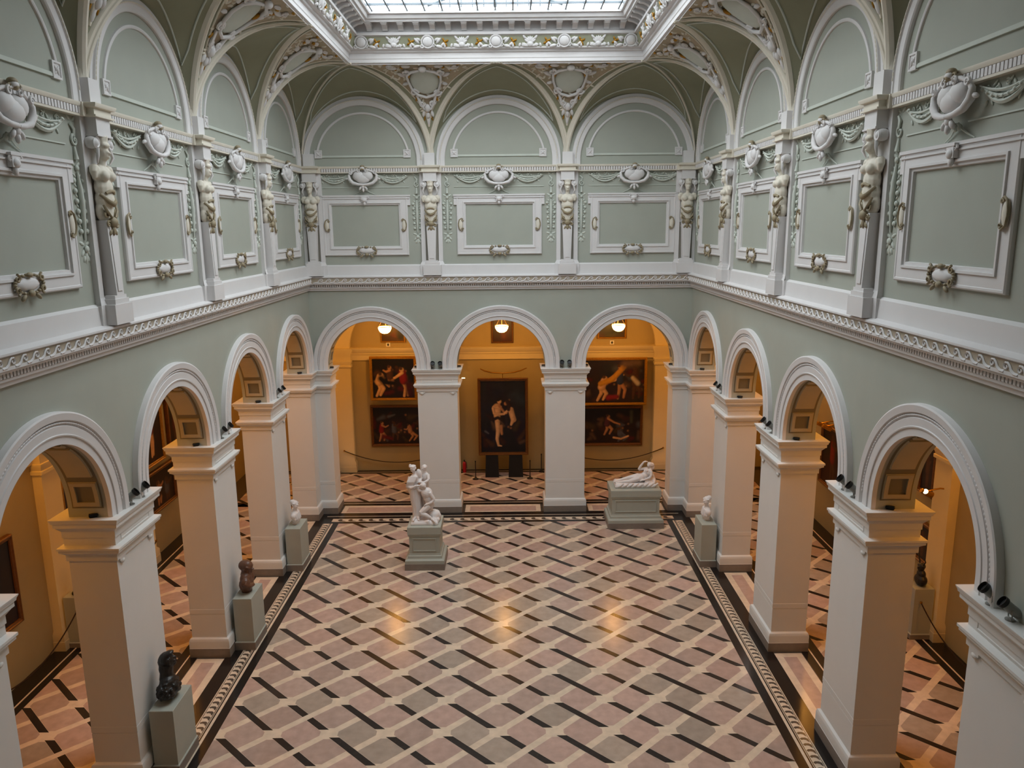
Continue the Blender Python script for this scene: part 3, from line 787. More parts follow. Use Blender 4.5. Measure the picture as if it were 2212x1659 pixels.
# ---- lunettes
def make_lunette():
    r = thing('lunette_moulding', 'x', 'stucco moulding')
    ZL = 12.3
    part('arch_moulding', MB().arc(0, ZL, [(1.78, 0), (1.78, .05), (1.80, .07), (1.92, .08), (1.93, .1), (1.97, .1), (1.98, .06), (2.06, .06), (2.07, 0)], 0, pi, 48, 12.15), M['white'], r, 30)
    part('inner_arch', MB().arc(0, ZL, [(1.50, 0), (1.505, .03), (1.53, .04), (1.565, .03), (1.57, 0)], .22, pi - .22, 40), M['white'], r, 30)
    f = MB(); f.box(-1.4, 1.4, -.035, 0, 12.44, 12.485); f.box(-1.4, 1.4, -.02, 0, 12.485, 12.505); part('base_fillet', f, M['relief'], r, 0)
    for s in (-1, 1):
        b = MB(); x = s * 1.47; b.rings(x - .12, x + .12, 12.42, 12.68, [(0, 0), (0, .045), (.03, .05), (.04, .03), (.12, .03)])
        b.ell((x, -.04, 12.55), (.04, .03, .04), seg=8, rings=5)
        for i in range(4): b.leaf(x, 12.55, .1, .04, pi / 4 + i * pi / 2, .02, .03)
        part('rosette_block', b, M['white'], r, 40)
    part('bead_moulding', beads(1.945, .1, 72, .016, ZL), M['cream'], r, 60)
    return r
spread(make_lunette(), bays, lambda w, k: f'half-round lunette moulding under the vault {atbay(w, k)}', 0, 'lunette mouldings')

# ---- vault ribs and the reliefs between them
def gpt(q, h, sgn, off=0.0, lift=.0):
    """point on the groin; q 0..1 from springing to crown, off moves it sideways onto the pendentive"""
    d = DV * q; s = sgn * h * q
    s2 = s - sgn * off
    return (s2, -d - lift, cove(d) - lift * .6)
def make_pend():
    r = thing('pendentive_relief', 'x', 'vault ornament')
    h = 2.22; Q = [1 - cos(pi / 2 * i / 24) for i in range(25)]
    for s in (-1, 1):
        rb = MB(); rows = []
        for q in Q:
            rows.append([gpt(q, h, s, o, l) for o, l in ((-.05, -.03), (-.05, .05), (.0, .08), (.05, .07), (.06, .05), (.12, .045), (.14, .02), (.14, -.05))])
        rb.grid(rows); part('rib', rb, M['cream'], r, 40)
        ln = MB(); qq = [.10 + (.995 - .10) * (1 - cos(pi / 2 * i / 22)) for i in range(23)]
        ln.tube([gpt(q, h, s, .10 + min(.22, (q - .10) * 1.2 + .118), .012) for q in qq], .022, 5); part('fillet', ln, M['cream'], r, 60)
    gd = MB(); rows = []                             # coloured ground inside the fillets
    for i in range(1, 15):
        q = .115 + (.985 - .115) * (1 - cos(pi / 2 * i / 14)) if i < 14 else .985
        a = h * q - (.10 + min(.22, (q - .10) * 1.2 + .118)) + .01
        d = DV * q
        rows.append([(-a + 2 * a * j / 10, -d - .006, cove(d) - .008) for j in range(11)])
    gd.grid(rows); part('ground', gd, M['pink'], r, 60)
    # relief on the cove: local flat coordinates (u, n, v) with v the depth parameter 0..1 along the arc
    A = [0]; 
    for i in range(1, 201): A.append(A[-1] + sqrt((DV / 200) ** 2 + (cove(DV * i / 200) - cove(DV * (i - 1) / 200)) ** 2))
    def onc(u, ny, v):
        L = max(0, min(A[-1], v)); i = 0
        lo, hi = 0, 200
        while hi - lo > 1:
            m = (lo + hi) // 2
            if A[m] <= L: lo = m
            else: hi = m
        t = (L - A[lo]) / max(1e-9, A[hi] - A[lo]); d = DV * (lo + t) / 200
        dd = max(1e-4, DV - d); nz = -sqrt(max(0, 1 - (dd / DV) ** 2)); ny_ = -(dd / DV)
        nn = sqrt(nz * nz + ny_ * ny_); n = -ny
        return (u, -d + ny_ / nn * n, cove(d) + nz / nn * n)
    T = A[-1]; C = T - 1.05
    sh = MB(); sh.ell((0, -.03, C), (.46, .11, .52), seg=18, rings=12); part('shield', sh.map(onc), M['relief'], r, 60)
    for s in (-1, 1):
        c = MB()
        P = [(s * .1, -.1, C + .62), (s * .36, -.1, C + .52), (s * .52, -.09, C + .3), (s * .5, -.09, C), (s * .42, -.09, C - .3), (s * .25, -.09, C - .52), (0, -.1, C - .6)]
        c.tube(P, [.035, .045, .04, .04, .04, .045, .04], 7)
        c.spiral(s * .55, C + .45, .13, 1.4, s, pi / 2, .04, .08); c.spiral(s * .36, C - .42, .13, 1.4, -s, 0, .04, .08); c.spiral(s * .16, C - .85, .1, 1.4, s, 0, .035, .07)
        c.leaf(s * .55, C + .2, .3, .13, s * .5 if s > 0 else pi - .5, .06, .03); c.leaf(s * .5, C - .1, .22, .1, -.3 if s > 0 else pi + .3, .05, .03)
        c.leaf(s * .75, C + .62, .35, .13, .15 if s > 0 else pi - .15, .05, .03); c.leaf(s * .35, C + .75, .3, .12, .1 if s > 0 else pi - .1, .05, .03)
        c.spiral(s * 1.0, C + .8, .1, 1.3, -s, 0, .03, .05); c.leaf(s * .12, C - 1.1, .22, .1, -pi / 2 + s * .2, .05, .03)
        c.tube([(s * .3, -.05, C - .55), (s * .22, -.06, C - .8), (s * .1, -.06, C - 1.05)], [.04, .05, .03], 6)
        part('scroll_moulding', c.map(onc), M['white'], r, 60)
    c = MB(); rl = random.Random(11)
    for i in range(130):
        v = rl.uniform(C - 1.5, T - .06); u = rl.uniform(-1, 1); d0 = 1 - (T - v) / T
        lim = 2.0 * (1 - cos(pi / 2 * min(1, v / T))) - .34
        if lim < .05: continue
        u *= lim
        if (u / .5) ** 2 + ((v - C) / .56) ** 2 < 1: continue
        c.leaf(u, v, rl.uniform(.1, .2), rl.uniform(.05, .08), rl.uniform(0, 6.28), .035, .01)
    part('leaf_relief', c.map(onc), M['cream'], r, 60); c = MB()
    c.ell((0, -.09, C + .7), (.13, .09, .1)); c.ell((0, -.06, C - 1.0), (.1, .09, .13)); c.ell((0, -.05, C - 1.25), (.06, .05, .1)); c.leaf(0, C - 1.3, .3, .1, -pi / 2, .04, .02)
    part('crest', c.map(onc), M['white'], r, 60)
    for s in (-1, 1):
        gg = MB(); gg.leaf(s * .47, C + .12, .25, .1, pi / 2, .05, .06); gg.leaf(s * .8, C + .45, .22, .08, 1.0 if s > 0 else pi - 1.0, .03, .02); gg.leaf(s * .3, C - .62, .18, .07, -pi / 2 + s * .3, .03, .03)
        gg.ell((s * .62, -.04, C + .72), (.06, .04, .05)); gg.ell((s * 1.1, -.03, C + .95), (.07, .03, .04)); gg.leaf(s * .14, C - 1.45, .16, .05, pi / 2 + s * .2, .02, .01); gg.leaf(s * .95, C + .62, .2, .05, 1.0 if s > 0 else pi - 1.0, .02, .02)
        part('gilding', gg.map(onc), M['gold'], r, 60)
    return r
pn = make_pend()
pspots = [('B', 0, -2.25), ('B', 1, 2.25)] + [(w, k, sideb[k]) for w in 'LR' for k in range(3)]
spread(pn, pspots, lambda w, k: f'vault spandrel with shield relief and gilding above the {atpier(w, k)}', 0, 'vault spandrel reliefs')
# groin rib in the hall corners, panel fillets on the lunette vaults
for s, nm in ((-1, 'left'), (1, 'right')):
    t = MB()
    for o in (-.10, .10):
        t.tube([(s * (HW - DV * q) + o * s, -DV * q + o, cove(DV * q) - .02) for q in [1 - cos(pi / 2 * i / 24) for i in range(25)]], .03, 6)
    o = struct('trim_corner_rib_' + nm, t, M['cream'], 60)
fv = MB()
for w, c0, h in vb[:5] + [v for v in vb[5:] if v[1] > -16]:
    for e in (-1, 1):
        t = MB()
        def vp(q, j):
            zl = ZV + 2.2 * sqrt(max(0, 1 - q * q)); zg = ZV + RV * sqrt(max(0, 1 - q * q)); d = DV * (1 - abs(q))
            return (c0 + q * h, -d * j, zl + (zg - zl) * j ** .8 - .015)
        jq = lambda q: max(.16, 1 - .26 / (DV * max(.05, 1 - q)))
        P = [vp(e * .8 * i / 12, .16) for i in range(13)] + [vp(e * (.8 - .8 * i / 16), max(.16, jq(.8 - .8 * i / 16))) for i in range(1, 17)]
        t.tube(P, .02, 5); onwall(t, w); fv.add(t.v, t.f)
struct('trim_vault_fillets', fv, M['relief'], 60)

# ---- ornaments on the rooflight frieze
for w, nm in (('B', 'back'), ('L', 'left'), ('R', 'right')):   # painted ground of the frieze
    t = MB(); a, b2 = (-4.2, 4.2) if w == 'B' else (-15, -2.4)
    t.grid([[(a, -2.412, 15.33), (a, -2.432, 15.40), (a, -2.500, 15.615)], [(b2, -2.412, 15.33), (b2, -2.432, 15.40), (b2, -2.500, 15.615)]])
    struct('frieze_ground', onwall(t, w), M['vault'], 0, rc)
def frz(u, ny, v):                                  # flat relief onto the sloping frieze
    q = (v - 15.29) / .33; return (u, -(2.40 + .10 * q) + ny, v)
def make_medallion():
    r = thing('medallion', 'x', 'stucco ornament')
    a = MB(); a.ell((0, -.03, 15.46), (.15, .06, .135), seg=16); part('disc', a.map(frz), M['white'], r, 60)
    b = MB(); b.tube([(.18 * cos(2 * pi * i / 20), -.03, 15.46 + .16 * sin(2 * pi * i / 20)) for i in range(20)], .025, 6, True)
    for s in (-1, 1): b.spiral(s * .17, 15.35, .06, 1.2, s, 0, .02, .05); b.leaf(s * .2, 15.5, .16, .09, .3 if s > 0 else pi - .3, .04, .02); b.leaf(s * .22, 15.36, .22, .09, -.2 if s > 0 else pi + .2, .04, .02); b.leaf(s * .38, 15.34, .16, .08, .7 if s > 0 else pi - .7, .04, .02); b.leaf(s * .25, 15.42, .2, .08, .8 if s > 0 else pi - .8, .04, .02)
    part('scroll_border', b.map(frz), M['white'], r, 60)
    return r
def make_palmette():
    r = thing('palmette', 'x', 'stucco ornament')
    a = MB()
    for i in range(7): a.leaf(0, 15.4, .2, .07, pi / 2 + (i - 3) * .33, .035, .01)
    for i in range(5): a.leaf(0, 15.33, .26, .06, (.1 + i * .06) if i % 2 else pi - .1 - i * .06, .03, .01)
    for i in range(6): a.leaf((i - 2.5) * .13, 15.31, .12 + .05 * (i in (2, 3)), .07, pi / 2 + (i - 2.5) * .15, .035, .01)
    for s in (-1, 1): a.leaf(s * .1, 15.5, .16, .07, pi / 2 - s * .8, .035, .01); a.leaf(s * .5, 15.3, .13, .08, pi / 2, .03, .01)
    a.ell((0, -.03, 15.38), (.08, .05, .07)); part('leaf', a.map(frz), M['white'], r, 60)
    for s in (-1, 1):
        g = MB()
        for i in range(4): g.leaf(s * .5, 15.45, .13, .06, i * pi / 2 + .5, .03, .01)
        g.ell((s * .5, -.02, 15.46), (.04, .03, .04)); g.leaf(s * .5, 15.33, .12, .05, pi / 2, .02, .01)
        part('gilding', g.map(frz), M['gold'], r, 60)
    return r
md, pm = make_medallion(), make_palmette()
NN = ['first', 'second', 'third', 'fourth', 'fifth']
for i, x in enumerate((-3.95, -2.0, 0, 2.0, 3.95)):
    lb = f'round white medallion, {NN[i]} from the left along the rooflight frieze'
    if i == 0: md.location = (x, 0, 0); md['label'] = lb; md['group'] = 'rooflight medallions'
    else: dup(md, (x, 0, 0), 0, lb, 'rooflight medallions')
for i, x in enumerate((-3.0, -1.0, 1.0, 3.0)):
    lb = f'white leaf palmette with gilt sprigs, {NN[i]} from the left along the rooflight frieze'
    if i == 0: pm.location = (x, 0, 0); pm['label'] = lb; pm['group'] = 'rooflight palmettes'
    else: dup(pm, (x, 0, 0), 0, lb, 'rooflight palmettes')
for s, nm in ((-1, 'left'), (1, 'right')):
    rz = pi / 2 if s < 0 else -pi / 2
    for i in range(2): dup(md, (s * HW, -4.6 - 2 * i, 0), rz, f"round white medallion, {('nearer' if i else 'farther')} one on the {nm} rooflight frieze", 'rooflight medallions')
    for i in range(2): dup(pm, (s * HW, -3.6 - 2 * i, 0), rz, f"white leaf palmette, {('nearer' if i else 'farther')} one on the {nm} rooflight frieze", 'rooflight palmettes')

# ================================================================== SCULPTURE
def pedestal(name, label, w, d, loc):
    r = thing(name, label, 'pedestal', loc)
    P = lambda a, b2: [(-a, -b2), (a, -b2), (a, b2), (-a, b2)]
    hw, hd = w / 2, d / 2
    part('plinth', MB().stack(P(hw, hd), [(.14, 0), (.14, .2)]), M['taupe'], r, 0)
    part('base', MB().stack(P(hw, hd), [(.13, .2), (.13, .30), (.115, .315), (.06, .34), (.05, .37), (.05, .42), (.02, .44), (.01, .49)]), M['ped'], r, 25)
    part('die', MB().stack(P(hw, hd), [(0, .49), (0, 1.05)]), M['ped'], r, 0)
    f = MB(); f.rings(-hw + .1, hw - .1, .56, .98, [(0, 0), (.005, .02), (.03, .02), (.035, 0)]); f.shift(dy=-hd)
    part('panel_moulding', f, M['ped'], r, 0)
    part('cap', MB().stack(P(hw, hd), [(0, 1.03), (.025, 1.05), (.03, 1.1), (.045, 1.11), (.045, 1.33), (.035, 1.345)]), M['ped'], r, 25)
    return r
def limb(mb, pts, rad, seg=9): mb.tube(pts, rad, seg)
def head(mb, c, r=.1, look=(0, -1, 0), hair=True, chin=.0):
    """head with face: c centre, look the way it faces"""
    c = Vector(c); L = Vector(look).normalized(); up = Vector((0, 0, 1)); side = L.cross(up)
    if side.length < .1: side = Vector((1, 0, 0))
    side.normalize(); U = side.cross(L).normalized()
    q = lambda a, b2, d: tuple(c + side * a * r + U * b2 * r + L * d * r)
    mb.ell(c, (r * .86, r * .95, r * 1.15), seg=14, rings=10)
    mb.ell(q(0, -.65, .35), (r * .5, r * .5, r * .5)); mb.ell(q(0, -.15, .98), (r * .17, r * .2, r * .26)); mb.ell(q(0, .28, .72), (r * .55, r * .3, r * .18))
    mb.ell(q(0, -.55, .85), (r * .25, r * .12, r * .1))
    for s in (-1, 1): mb.ell(q(s * .9, -.1, -.05), (r * .16, r * .22, r * .26)); mb.ell(q(s * .38, -.28, .66), (r * .28, r * .25, r * .25))
    if hair:
        mb.ell(q(0, .35, -.22), (r * 1.0, r * 1.02, r * .95)); mb.ell(q(0, .1, -.95), (r * .5, r * .5, r * .5))
        for i in range(7): a = -1.4 + 2.8 * i / 6; mb.ell(q(sin(a) * .95, .55, cos(a) * .55), (r * .22, r * .22, r * .22), seg=8, rings=6)
def hand(mb, w, dirv, up=(0, 0, 1), s=1.0, side=1):
    """palm with five bent fingers; w wrist, dirv the way the fingers point"""
    w = Vector(w); d = Vector(dirv).normalized(); u = Vector(up); x = d.cross(u).normalized(); u = x.cross(d).normalized()
    mb.tube([w, w + d * .05 * s, w + d * .085 * s], [.026 * s, .036 * s, .032 * s], 8)
    for i in range(4):
        L = (.065, .075, .07, .055)[i] * s; o = w + d * .085 * s + x * (i - 1.5) * .019 * s
        mb.tube([o, o + d * L * .5 - u * .006 * s, o + d * L * .85 - u * .022 * s, o + d * L * .95 - u * .04 * s], [.011 * s, .0105 * s, .0095 * s, .008 * s], 6)
    o = w + d * .03 * s + x * side * .034 * s
    mb.tube([o, o + d * .035 * s + x * side * .025 * s, o + d * .065 * s + x * side * .022 * s], [.013 * s, .012 * s, .01 * s], 6)
def foot(mb, a, d, s=1.0):
    a = Vector(a); d = Vector(d).normalized(); x = d.cross(Vector((0, 0, 1))).normalized()
    mb.tube([a - d * .05 * s - Vector((0, 0, .03 * s)), a + d * .06 * s - Vector((0, 0, .02 * s)), a + d * .17 * s - Vector((0, 0, .035 * s))], [.04 * s, .045 * s, .034 * s], 8)
    for i in range(5):
        o = a + d * .17 * s + x * (i - 2) * .015 * s - Vector((0, 0, .042 * s)); mb.tube([o, o + d * (.05 - .006 * abs(i - 1)) * s], [.011 * s, .008 * s], 6)
def rock(mb, w, d, h, seed=1, n=26):
    r = random.Random(seed)
    mb.stack([(-w, -d), (w, -d), (w, d), (-w, d)], [(0, 0), (.01, h * .3), (-.01, h * .7), (-.05, h)])
    for i in range(n):
        a = r.uniform(0, 6.28); mb.ell((w * .85 * cos(a), d * .85 * sin(a), h * r.uniform(.2, .95)), (r.uniform(.06, .14), r.uniform(.06, .12), r.uniform(.05, .1)), (r.uniform(-.4, .4), r.uniform(-.4, .4), 0), 8, 6)

# ---- marble group in front of the left pier
pedestal('pedestal', 'grey-green moulded pedestal carrying the standing marble group', .92, .92, (-2.31, -4.30, 0))
gr = thing('marble_group', 'white marble group, a draped standing woman embraced by a kneeling man', 'statue', (-2.31, -4.30, 1.345))
b = MB(); rock(b, .41, .36, .13, 4); b.ell((.25, .05, .2), (.2, .2, .16)); b.ell((-.05, .12, .2), (.2, .18, .2)); b.ell((.36, .1, .12), (.12, .18, .12))
fused('rock_base', b, M['marble'], gr, .02, 3)
f = MB()                                              # standing draped woman
head(f, (-.325, -.02, 1.665), .088, (.35, -.75, -.45))
for i in range(9): a = 2 * pi * i / 9; f.ell((-.345 + .08 * cos(a), .0 + .08 * sin(a), 1.75), (.035, .035, .035), seg=8, rings=6)
f.ell((-.405, -.02, 1.78), (.045, .04, .05)); limb(f, [(-.31, 0, 1.6), (-.29, .02, 1.5)], [.05, .06])
f.ell((-.29, .0, 1.33), (.15, .105, .19)); f.ell((-.29, .0, 1.15), (.125, .1, .16)); f.ell((-.28, .0, .97), (.155, .13, .18))
for i in range(7): limb(f, [(-.2 - .03 * i, -.1 + .005 * i, 1.46), (-.3 - .03 * i, -.13, 1.3), (-.36 - .025 * i, -.08, 1.12)], [.03, .04, .03])
limb(f, [(-.46, .05, 1.3), (-.5, .08, 1.1), (-.42, .08, .85)], [.06, .08, .05])
limb(f, [(-.42, 0, 1.42), (-.5, -.06, 1.14)], [.065, .055]); limb(f, [(-.5, -.06, 1.14), (-.38, -.16, 1.12), (-.22, -.2, 1.2)], [.052, .045, .032])
hand(f, (-.22, -.2, 1.2), (.9, -.1, .25), s=.85)
limb(f, [(-.16, .02, 1.5), (-.1, .02, 1.36), (-.14, -.1, 1.26)], [.075, .06, .045])
f.ell((-.15, .03, 1.5), (.09, .09, .16), (0, -.2, 0))
for i in range(11):                                   # folds of the long drapery
    a = -2.6 + 3.9 * i / 10; x, y = -.28 + .14 * cos(a), .0 + .12 * sin(a)
    limb(f, [(x - .02, y, 1.1), (x * .9 - .03, y, .75), (x * .75 - .05 + .012 * (i % 3), y, .4), (x * .7 - .06, y * 1.05, .12)], [.05, .05, .036 + .014 * (i % 2), .04])
limb(f, [(-.28, .0, 1.0), (-.27, .0, .55), (-.26, .0, .12)], [.14, .11, .09])
foot(f, (-.3, -.17, .19), (-.2, -1, 0), .9); foot(f, (-.2, -.14, .19), (.2, -1, 0), .9)
fused('standing_woman', f, M['marble'], gr, .011, 2)
f = MB()                                              # kneeling man seen from behind and the side
head(f, (-.04, -.14, 1.175), .09, (-.8, .5, .25)); limb(f, [(-.02, -.13, 1.11), (.03, -.12, 1.04)], [.055, .06])
f.ell((.08, -.12, .94), (.18, .14, .18), (0, .3, 0)); f.ell((.12, -.11, .78), (.145, .12, .16), (0, .2, 0)); f.ell((.15, -.1, .6), (.14, .125, .13)); f.ell((.2, -.06, .56), (.1, .1, .11))
limb(f, [(.17, -.19, .98), (.3, -.2, .77)], [.062, .05]); limb(f, [(.3, -.2, .77), (.22, -.24, .68), (.12, -.25, .64)], [.048, .04, .03]); hand(f, (.12, -.25, .64), (-1, -.1, -.2), s=.85)
limb(f, [(-.03, -.1, 1.0), (-.14, -.16, 1.04), (-.22, -.14, 1.12)], [.06, .05, .035]); hand(f, (-.2, -.15, 1.11), (-.5, -.3, .8), s=.85)
limb(f, [(.13, -.17, .57), (-.02, -.24, .44), (-.11, -.27, .36)], [.105, .09, .075]); limb(f, [(-.11, -.27, .36), (.05, -.28, .30), (.2, -.27, .2)], [.072, .068, .042]); foot(f, (.22, -.27, .19), (.45, -.6, 0), .95)
limb(f, [(.2, -.02, .55), (.12, .0, .38), (.1, .02, .3)], [.1, .085, .075]); limb(f, [(.1, .02, .3), (.25, .06, .29), (.38, .08, .3)], [.07, .062, .04]); foot(f, (.4, .06, .3), (.35, -.5, -.75), .75)
fused('kneeling_man', f, M['marble'], gr, .011, 2)
f = MB()                                              # youth leaning in behind
head(f, (.0, .12, 1.65), .085, (-.6, -.7, -.3)); limb(f, [(.0, .12, 1.58), (.02, .12, 1.5)], [.048, .055]); f.ell((.03, .12, 1.36), (.13, .1, .17)); f.ell((.02, .13, 1.15), (.11, .1, .18)); f.ell((.02, .14, .92), (.13, .11, .2))
limb(f, [(.11, .08, 1.46), (.14, -.02, 1.32)], [.058, .048]); limb(f, [(.14, -.02, 1.32), (.02, -.08, 1.27), (-.09, -.1, 1.28)], [.045, .038, .03]); hand(f, (-.09, -.1, 1.28), (-1, -.1, .1), s=.8)
limb(f, [(-.02, .12, .85), (-.02, .13, .5), (-.02, .14, .16)], [.12, .1, .09]); limb(f, [(.08, .13, .85), (.09, .14, .5), (.1, .14, .16)], [.1, .08, .07])
fused('leaning_youth', f, M['marble'], gr, .011, 2)

# ---- reclining figure
pedestal('pedestal', 'wide grey-green moulded pedestal carrying the reclining marble figure', 1.62, .98, (4.55, -1.18, 0))
rc_ = thing('reclining_statue', 'white marble figure reclining with one arm bent over her head', 'statue', (4.55, -1.18, 1.345))
b = MB(); rock(b, .68, .3, .17, 9, 40); b.ell((.55, .05, .26), (.18, .22, .2)); b.ell((.66, 0, .16), (.1, .25, .16)); b.ell((.38, .1, .22), (.2, .18, .14)); b.ell((.0, .05, .16), (.4, .2, .08))
for i in range(8): limb(b, [(-.6 + .17 * i, -.3, .05), (-.52 + .17 * i, -.31, .1), (-.4 + .17 * i, -.28, .17)], [.03, .04, .03])
limb(b, [(.34, -.22, .2), (.5, -.18, .3), (.58, -.1, .38)], [.04, .05, .04]); limb(b, [(.45, -.25, .12), (.56, -.18, .2), (.62, -.1, .3)], [.04, .05, .04])
fused('rock_base', b, M['marble'], rc_, .018, 3)
f = MB()
f.ell((.2, -.08, .3), (.15, .15, .155)); f.ell((.33, -.06, .36), (.13, .125, .13), (0, -.5, 0)); f.ell((.45, -.03, .46), (.14, .13, .15), (0, -.7, 0)); f.ell((.52, -.02, .54), (.1, .15, .1), (0, -.6, 0))
for s in (-1, 1): f.ell((.41, -.03 + s * .075, .56), (.055, .055, .055))
limb(f, [(.54, -.02, .57), (.53, -.03, .67)], [.058, .05]); head(f, (.51, -.04, .75), .088, (-.45, -.5, .7)); f.ell((.59, .0, .73), (.1, .09, .09)); f.ell((.64, .0, .66), (.06, .06, .1))
limb(f, [(.48, .1, .58), (.31, .08, .57), (.16, .04, .56)], [.058, .052, .045]); limb(f, [(.16, .04, .56), (.22, .03, .68), (.33, .02, .84)], [.045, .043, .03]); hand(f, (.33, .02, .84), (.75, -.1, .2), s=.85)
limb(f, [(.56, -.15, .55), (.55, -.2, .42), (.5, -.22, .34)], [.058, .05, .045]); limb(f, [(.5, -.22, .34), (.38, -.22, .3), (.28, -.24, .27)], [.045, .04, .03]); hand(f, (.3, -.24, .275), (-1, 0, -.15), s=.85)
limb(f, [(.16, -.02, .34), (-.05, 0, .30), (-.24, -.02, .27)], [.115, .09, .07]); limb(f, [(-.24, -.02, .27), (-.38, -.04, .24), (-.56, -.06, .2)], [.066, .06, .038]); foot(f, (-.56, -.06, .21), (-1, -.1, -.1), .8)
limb(f, [(.15, -.15, .3), (-.05, -.18, .25), (-.2, -.2, .22)], [.105, .085, .066]); limb(f, [(-.2, -.2, .22), (-.36, -.18, .2), (-.52, -.16, .19)], [.062, .056, .038]); foot(f, (-.52, -.16, .2), (-1, .1, -.1), .8)
fused('reclining_woman', f, M['marble'], rc_, .011, 2)

# ---- narrow pedestals with busts
def plain_pedestal(label, x, y, toward):
    r = thing('bust_pedestal', label, 'pedestal', (x, y, 0))
    P = [(-.225, -.43), (.225, -.43), (.225, .43), (-.225, .43)]
    part('plinth', MB().stack(P, [(.025, 0), (.025, .2)]), M['taupe'], r, 0)
    part('die', MB().stack(P, [(.025, .2), (.015, .215), (.0, .22), (0, 1.34), (-.01, 1.35)]), M['ped'], r, 25)
    return r
for s, k, lb in ((-1, 0, 'grey-green pedestal of the white bust by the farthest left pier'), (-1, 1, 'grey-green pedestal of the brown bust by the left wall'), (-1, 2, 'grey-green pedestal of the black bust by the left wall'), (1, 0, 'grey-green pedestal of the white bust by the farthest right pier')):
    plain_pedestal(lb, s * 6.235, sideb[k], -s)
def bust_body(f, tilt=0, w=.23, look=(1, 0, 0)):
    f.ell((0, 0, .27), (.13, w, .17)); f.ell((.02, 0, .18), (.12, w * .8, .16)); f.ell((0, -w * .8, .3), (.09, .09, .1)); f.ell((0, w * .8, .3), (.09, .09, .1))
    for i in range(7):
        a = -1.2 + 2.4 * i / 6; f.tube([(.1 * cos(a), w * .95 * sin(a), .38), (.15 * cos(a), w * sin(a), .2), (.1 * cos(a), w * .7 * sin(a), .08)], [.025, .03, .025], 6)
    f.tube([(0, 0, .38), (.01, 0, .5)], [.075, .06], 10)
for s, lb in ((-1, 'small white marble bust at the farthest pier of the left wall'), (1, 'small white marble bust at the farthest pier of the right wall')):
    r = thing('marble_bust', lb, 'bust', (s * 6.25, sideb[0], 1.345))
    f = MB(); bust_body(f); f.lathe([(.1, .0), (.105, .03), (.07, .06), (.06, .12)], seg=14)
    head(f, (.03, -.03, .62), .105, (.8, -.5, -.15)); f.ell((-.06, .02, .7), (.08, .08, .07))
    if s > 0: f.v = [(-x, y, z) for x, y, z in f.v]; f.f = [q[::-1] for q in f.f]
    fused('bust', f, M['marble'], r, .011, 2)
r = thing('bronze_bust', 'brown bronze bust with bowed head on the second pedestal of the left wall', 'bust', (-6.25, sideb[1], 1.345))
f = MB(); f.ell((0, 0, .2), (.17, .24, .2)); f.ell((.02, -.05, .36), (.14, .2, .18)); f.ell((.05, -.2, .3), (.12, .12, .14)); f.ell((.03, .18, .3), (.12, .12, .16)); f.lathe([(.13, 0), (.13, .05), (.11, .12)], seg=14)
head(f, (.05, .0, .62), .14, (.85, -.1, -.55)); f.ell((-.04, .03, .67), (.13, .14, .13)); f.tube([(0, 0, .42), (.03, 0, .55)], [.13, .12], 10); f.tube([(.05, -.3, .33), (.14, -.2, .22), (.17, 0, .18)], [.06, .06, .05], 8)
fused('bust', f, M['brown'], r, .012, 2)
r = thing('bronze_bust', 'black bronze bust rising from a rough mass on the nearest left pedestal', 'bust', (-6.25, sideb[2], 1.345))
f = MB(); rr = random.Random(5)
f.ell((0, 0, .2), (.18, .27, .2)); f.ell((0, .02, .34), (.15, .2, .14))
for i in range(120):
    a = rr.uniform(0, 6.28); e = rr.uniform(-.5, 1.2); f.ell((.18 * cos(a) * cos(e), .27 * sin(a) * cos(e), .2 + .2 * sin(e)), (.035, .045, .035), (rr.uniform(-1, 1), rr.uniform(-1, 1), 0), 7, 5)
f.tube([(-.04, .05, .36), (-.04, .07, .52), (-.02, .08, .64)], [.14, .12, .115], 10)
head(f, (.02, .08, .74), .125, (.75, .35, .35)); f.ell((-.06, .1, .74), (.13, .14, .17), (0, .4, 0)); f.ell((-.08, .08, .58), (.1, .13, .16)); f.ell((.0, .09, .86), (.13, .12, .06), (0, -.5, 0))
fused('bust', f, M['bronze'], r, .012, 1)
# right and left aisle pieces
r = thing('bust_pedestal', 'pale square pedestal with a dark bust against the right aisle pilaster', 'pedestal', (10.45, sideb[1], 0)); P = [(-.24, -.24), (.24, -.24), (.24, .24), (-.24, .24)]
part('plinth', MB().stack(P, [(.03, 0), (.03, .12)]), M['taupe'], r, 0); part('die', MB().stack(P, [(.02, .12), (0, .14), (0, 1.32), (-.01, 1.33)]), M['ped'], r, 20)
r = thing('bronze_bust', 'dark bronze bust with antler-like arms in the right aisle', 'bust', (10.45, sideb[1], 1.325))
f = MB(); f.ell((0, 0, .15), (.14, .2, .15)); f.ell((0, 0, .3), (.1, .13, .12)); head(f, (-.02, 0, .47), .09, (-.9, -.3, 0)); f.tube([(0, .08, .5), (0, .16, .66), (-.02, .14, .8)], [.025, .02, .012], 6); f.tube([(0, -.06, .55), (0, -.14, .66), (-.02, -.1, .78)], [.02, .018, .01], 6); f.tube([(0, .15, .63), (0, .24, .74)], [.016, .01], 6)
fused('bust', f, M['bronze'], r, .011, 1)
r = thing('bust_pedestal', 'pale square pedestal with a dark statuette in the left aisle', 'pedestal', (-10.45, sideb[1], 0))
part('plinth', MB().stack(P, [(.03, 0), (.03, .12)]), M['taupe'], r, 0); part('die', MB().stack(P, [(.02, .12), (0, .14), (0, 1.32), (-.01, 1.33)]), M['ped'], r, 20)
r = thing('statuette', 'small dark standing statuette on a pedestal in the left aisle', 'statue', (-10.45, sideb[1], 1.325))
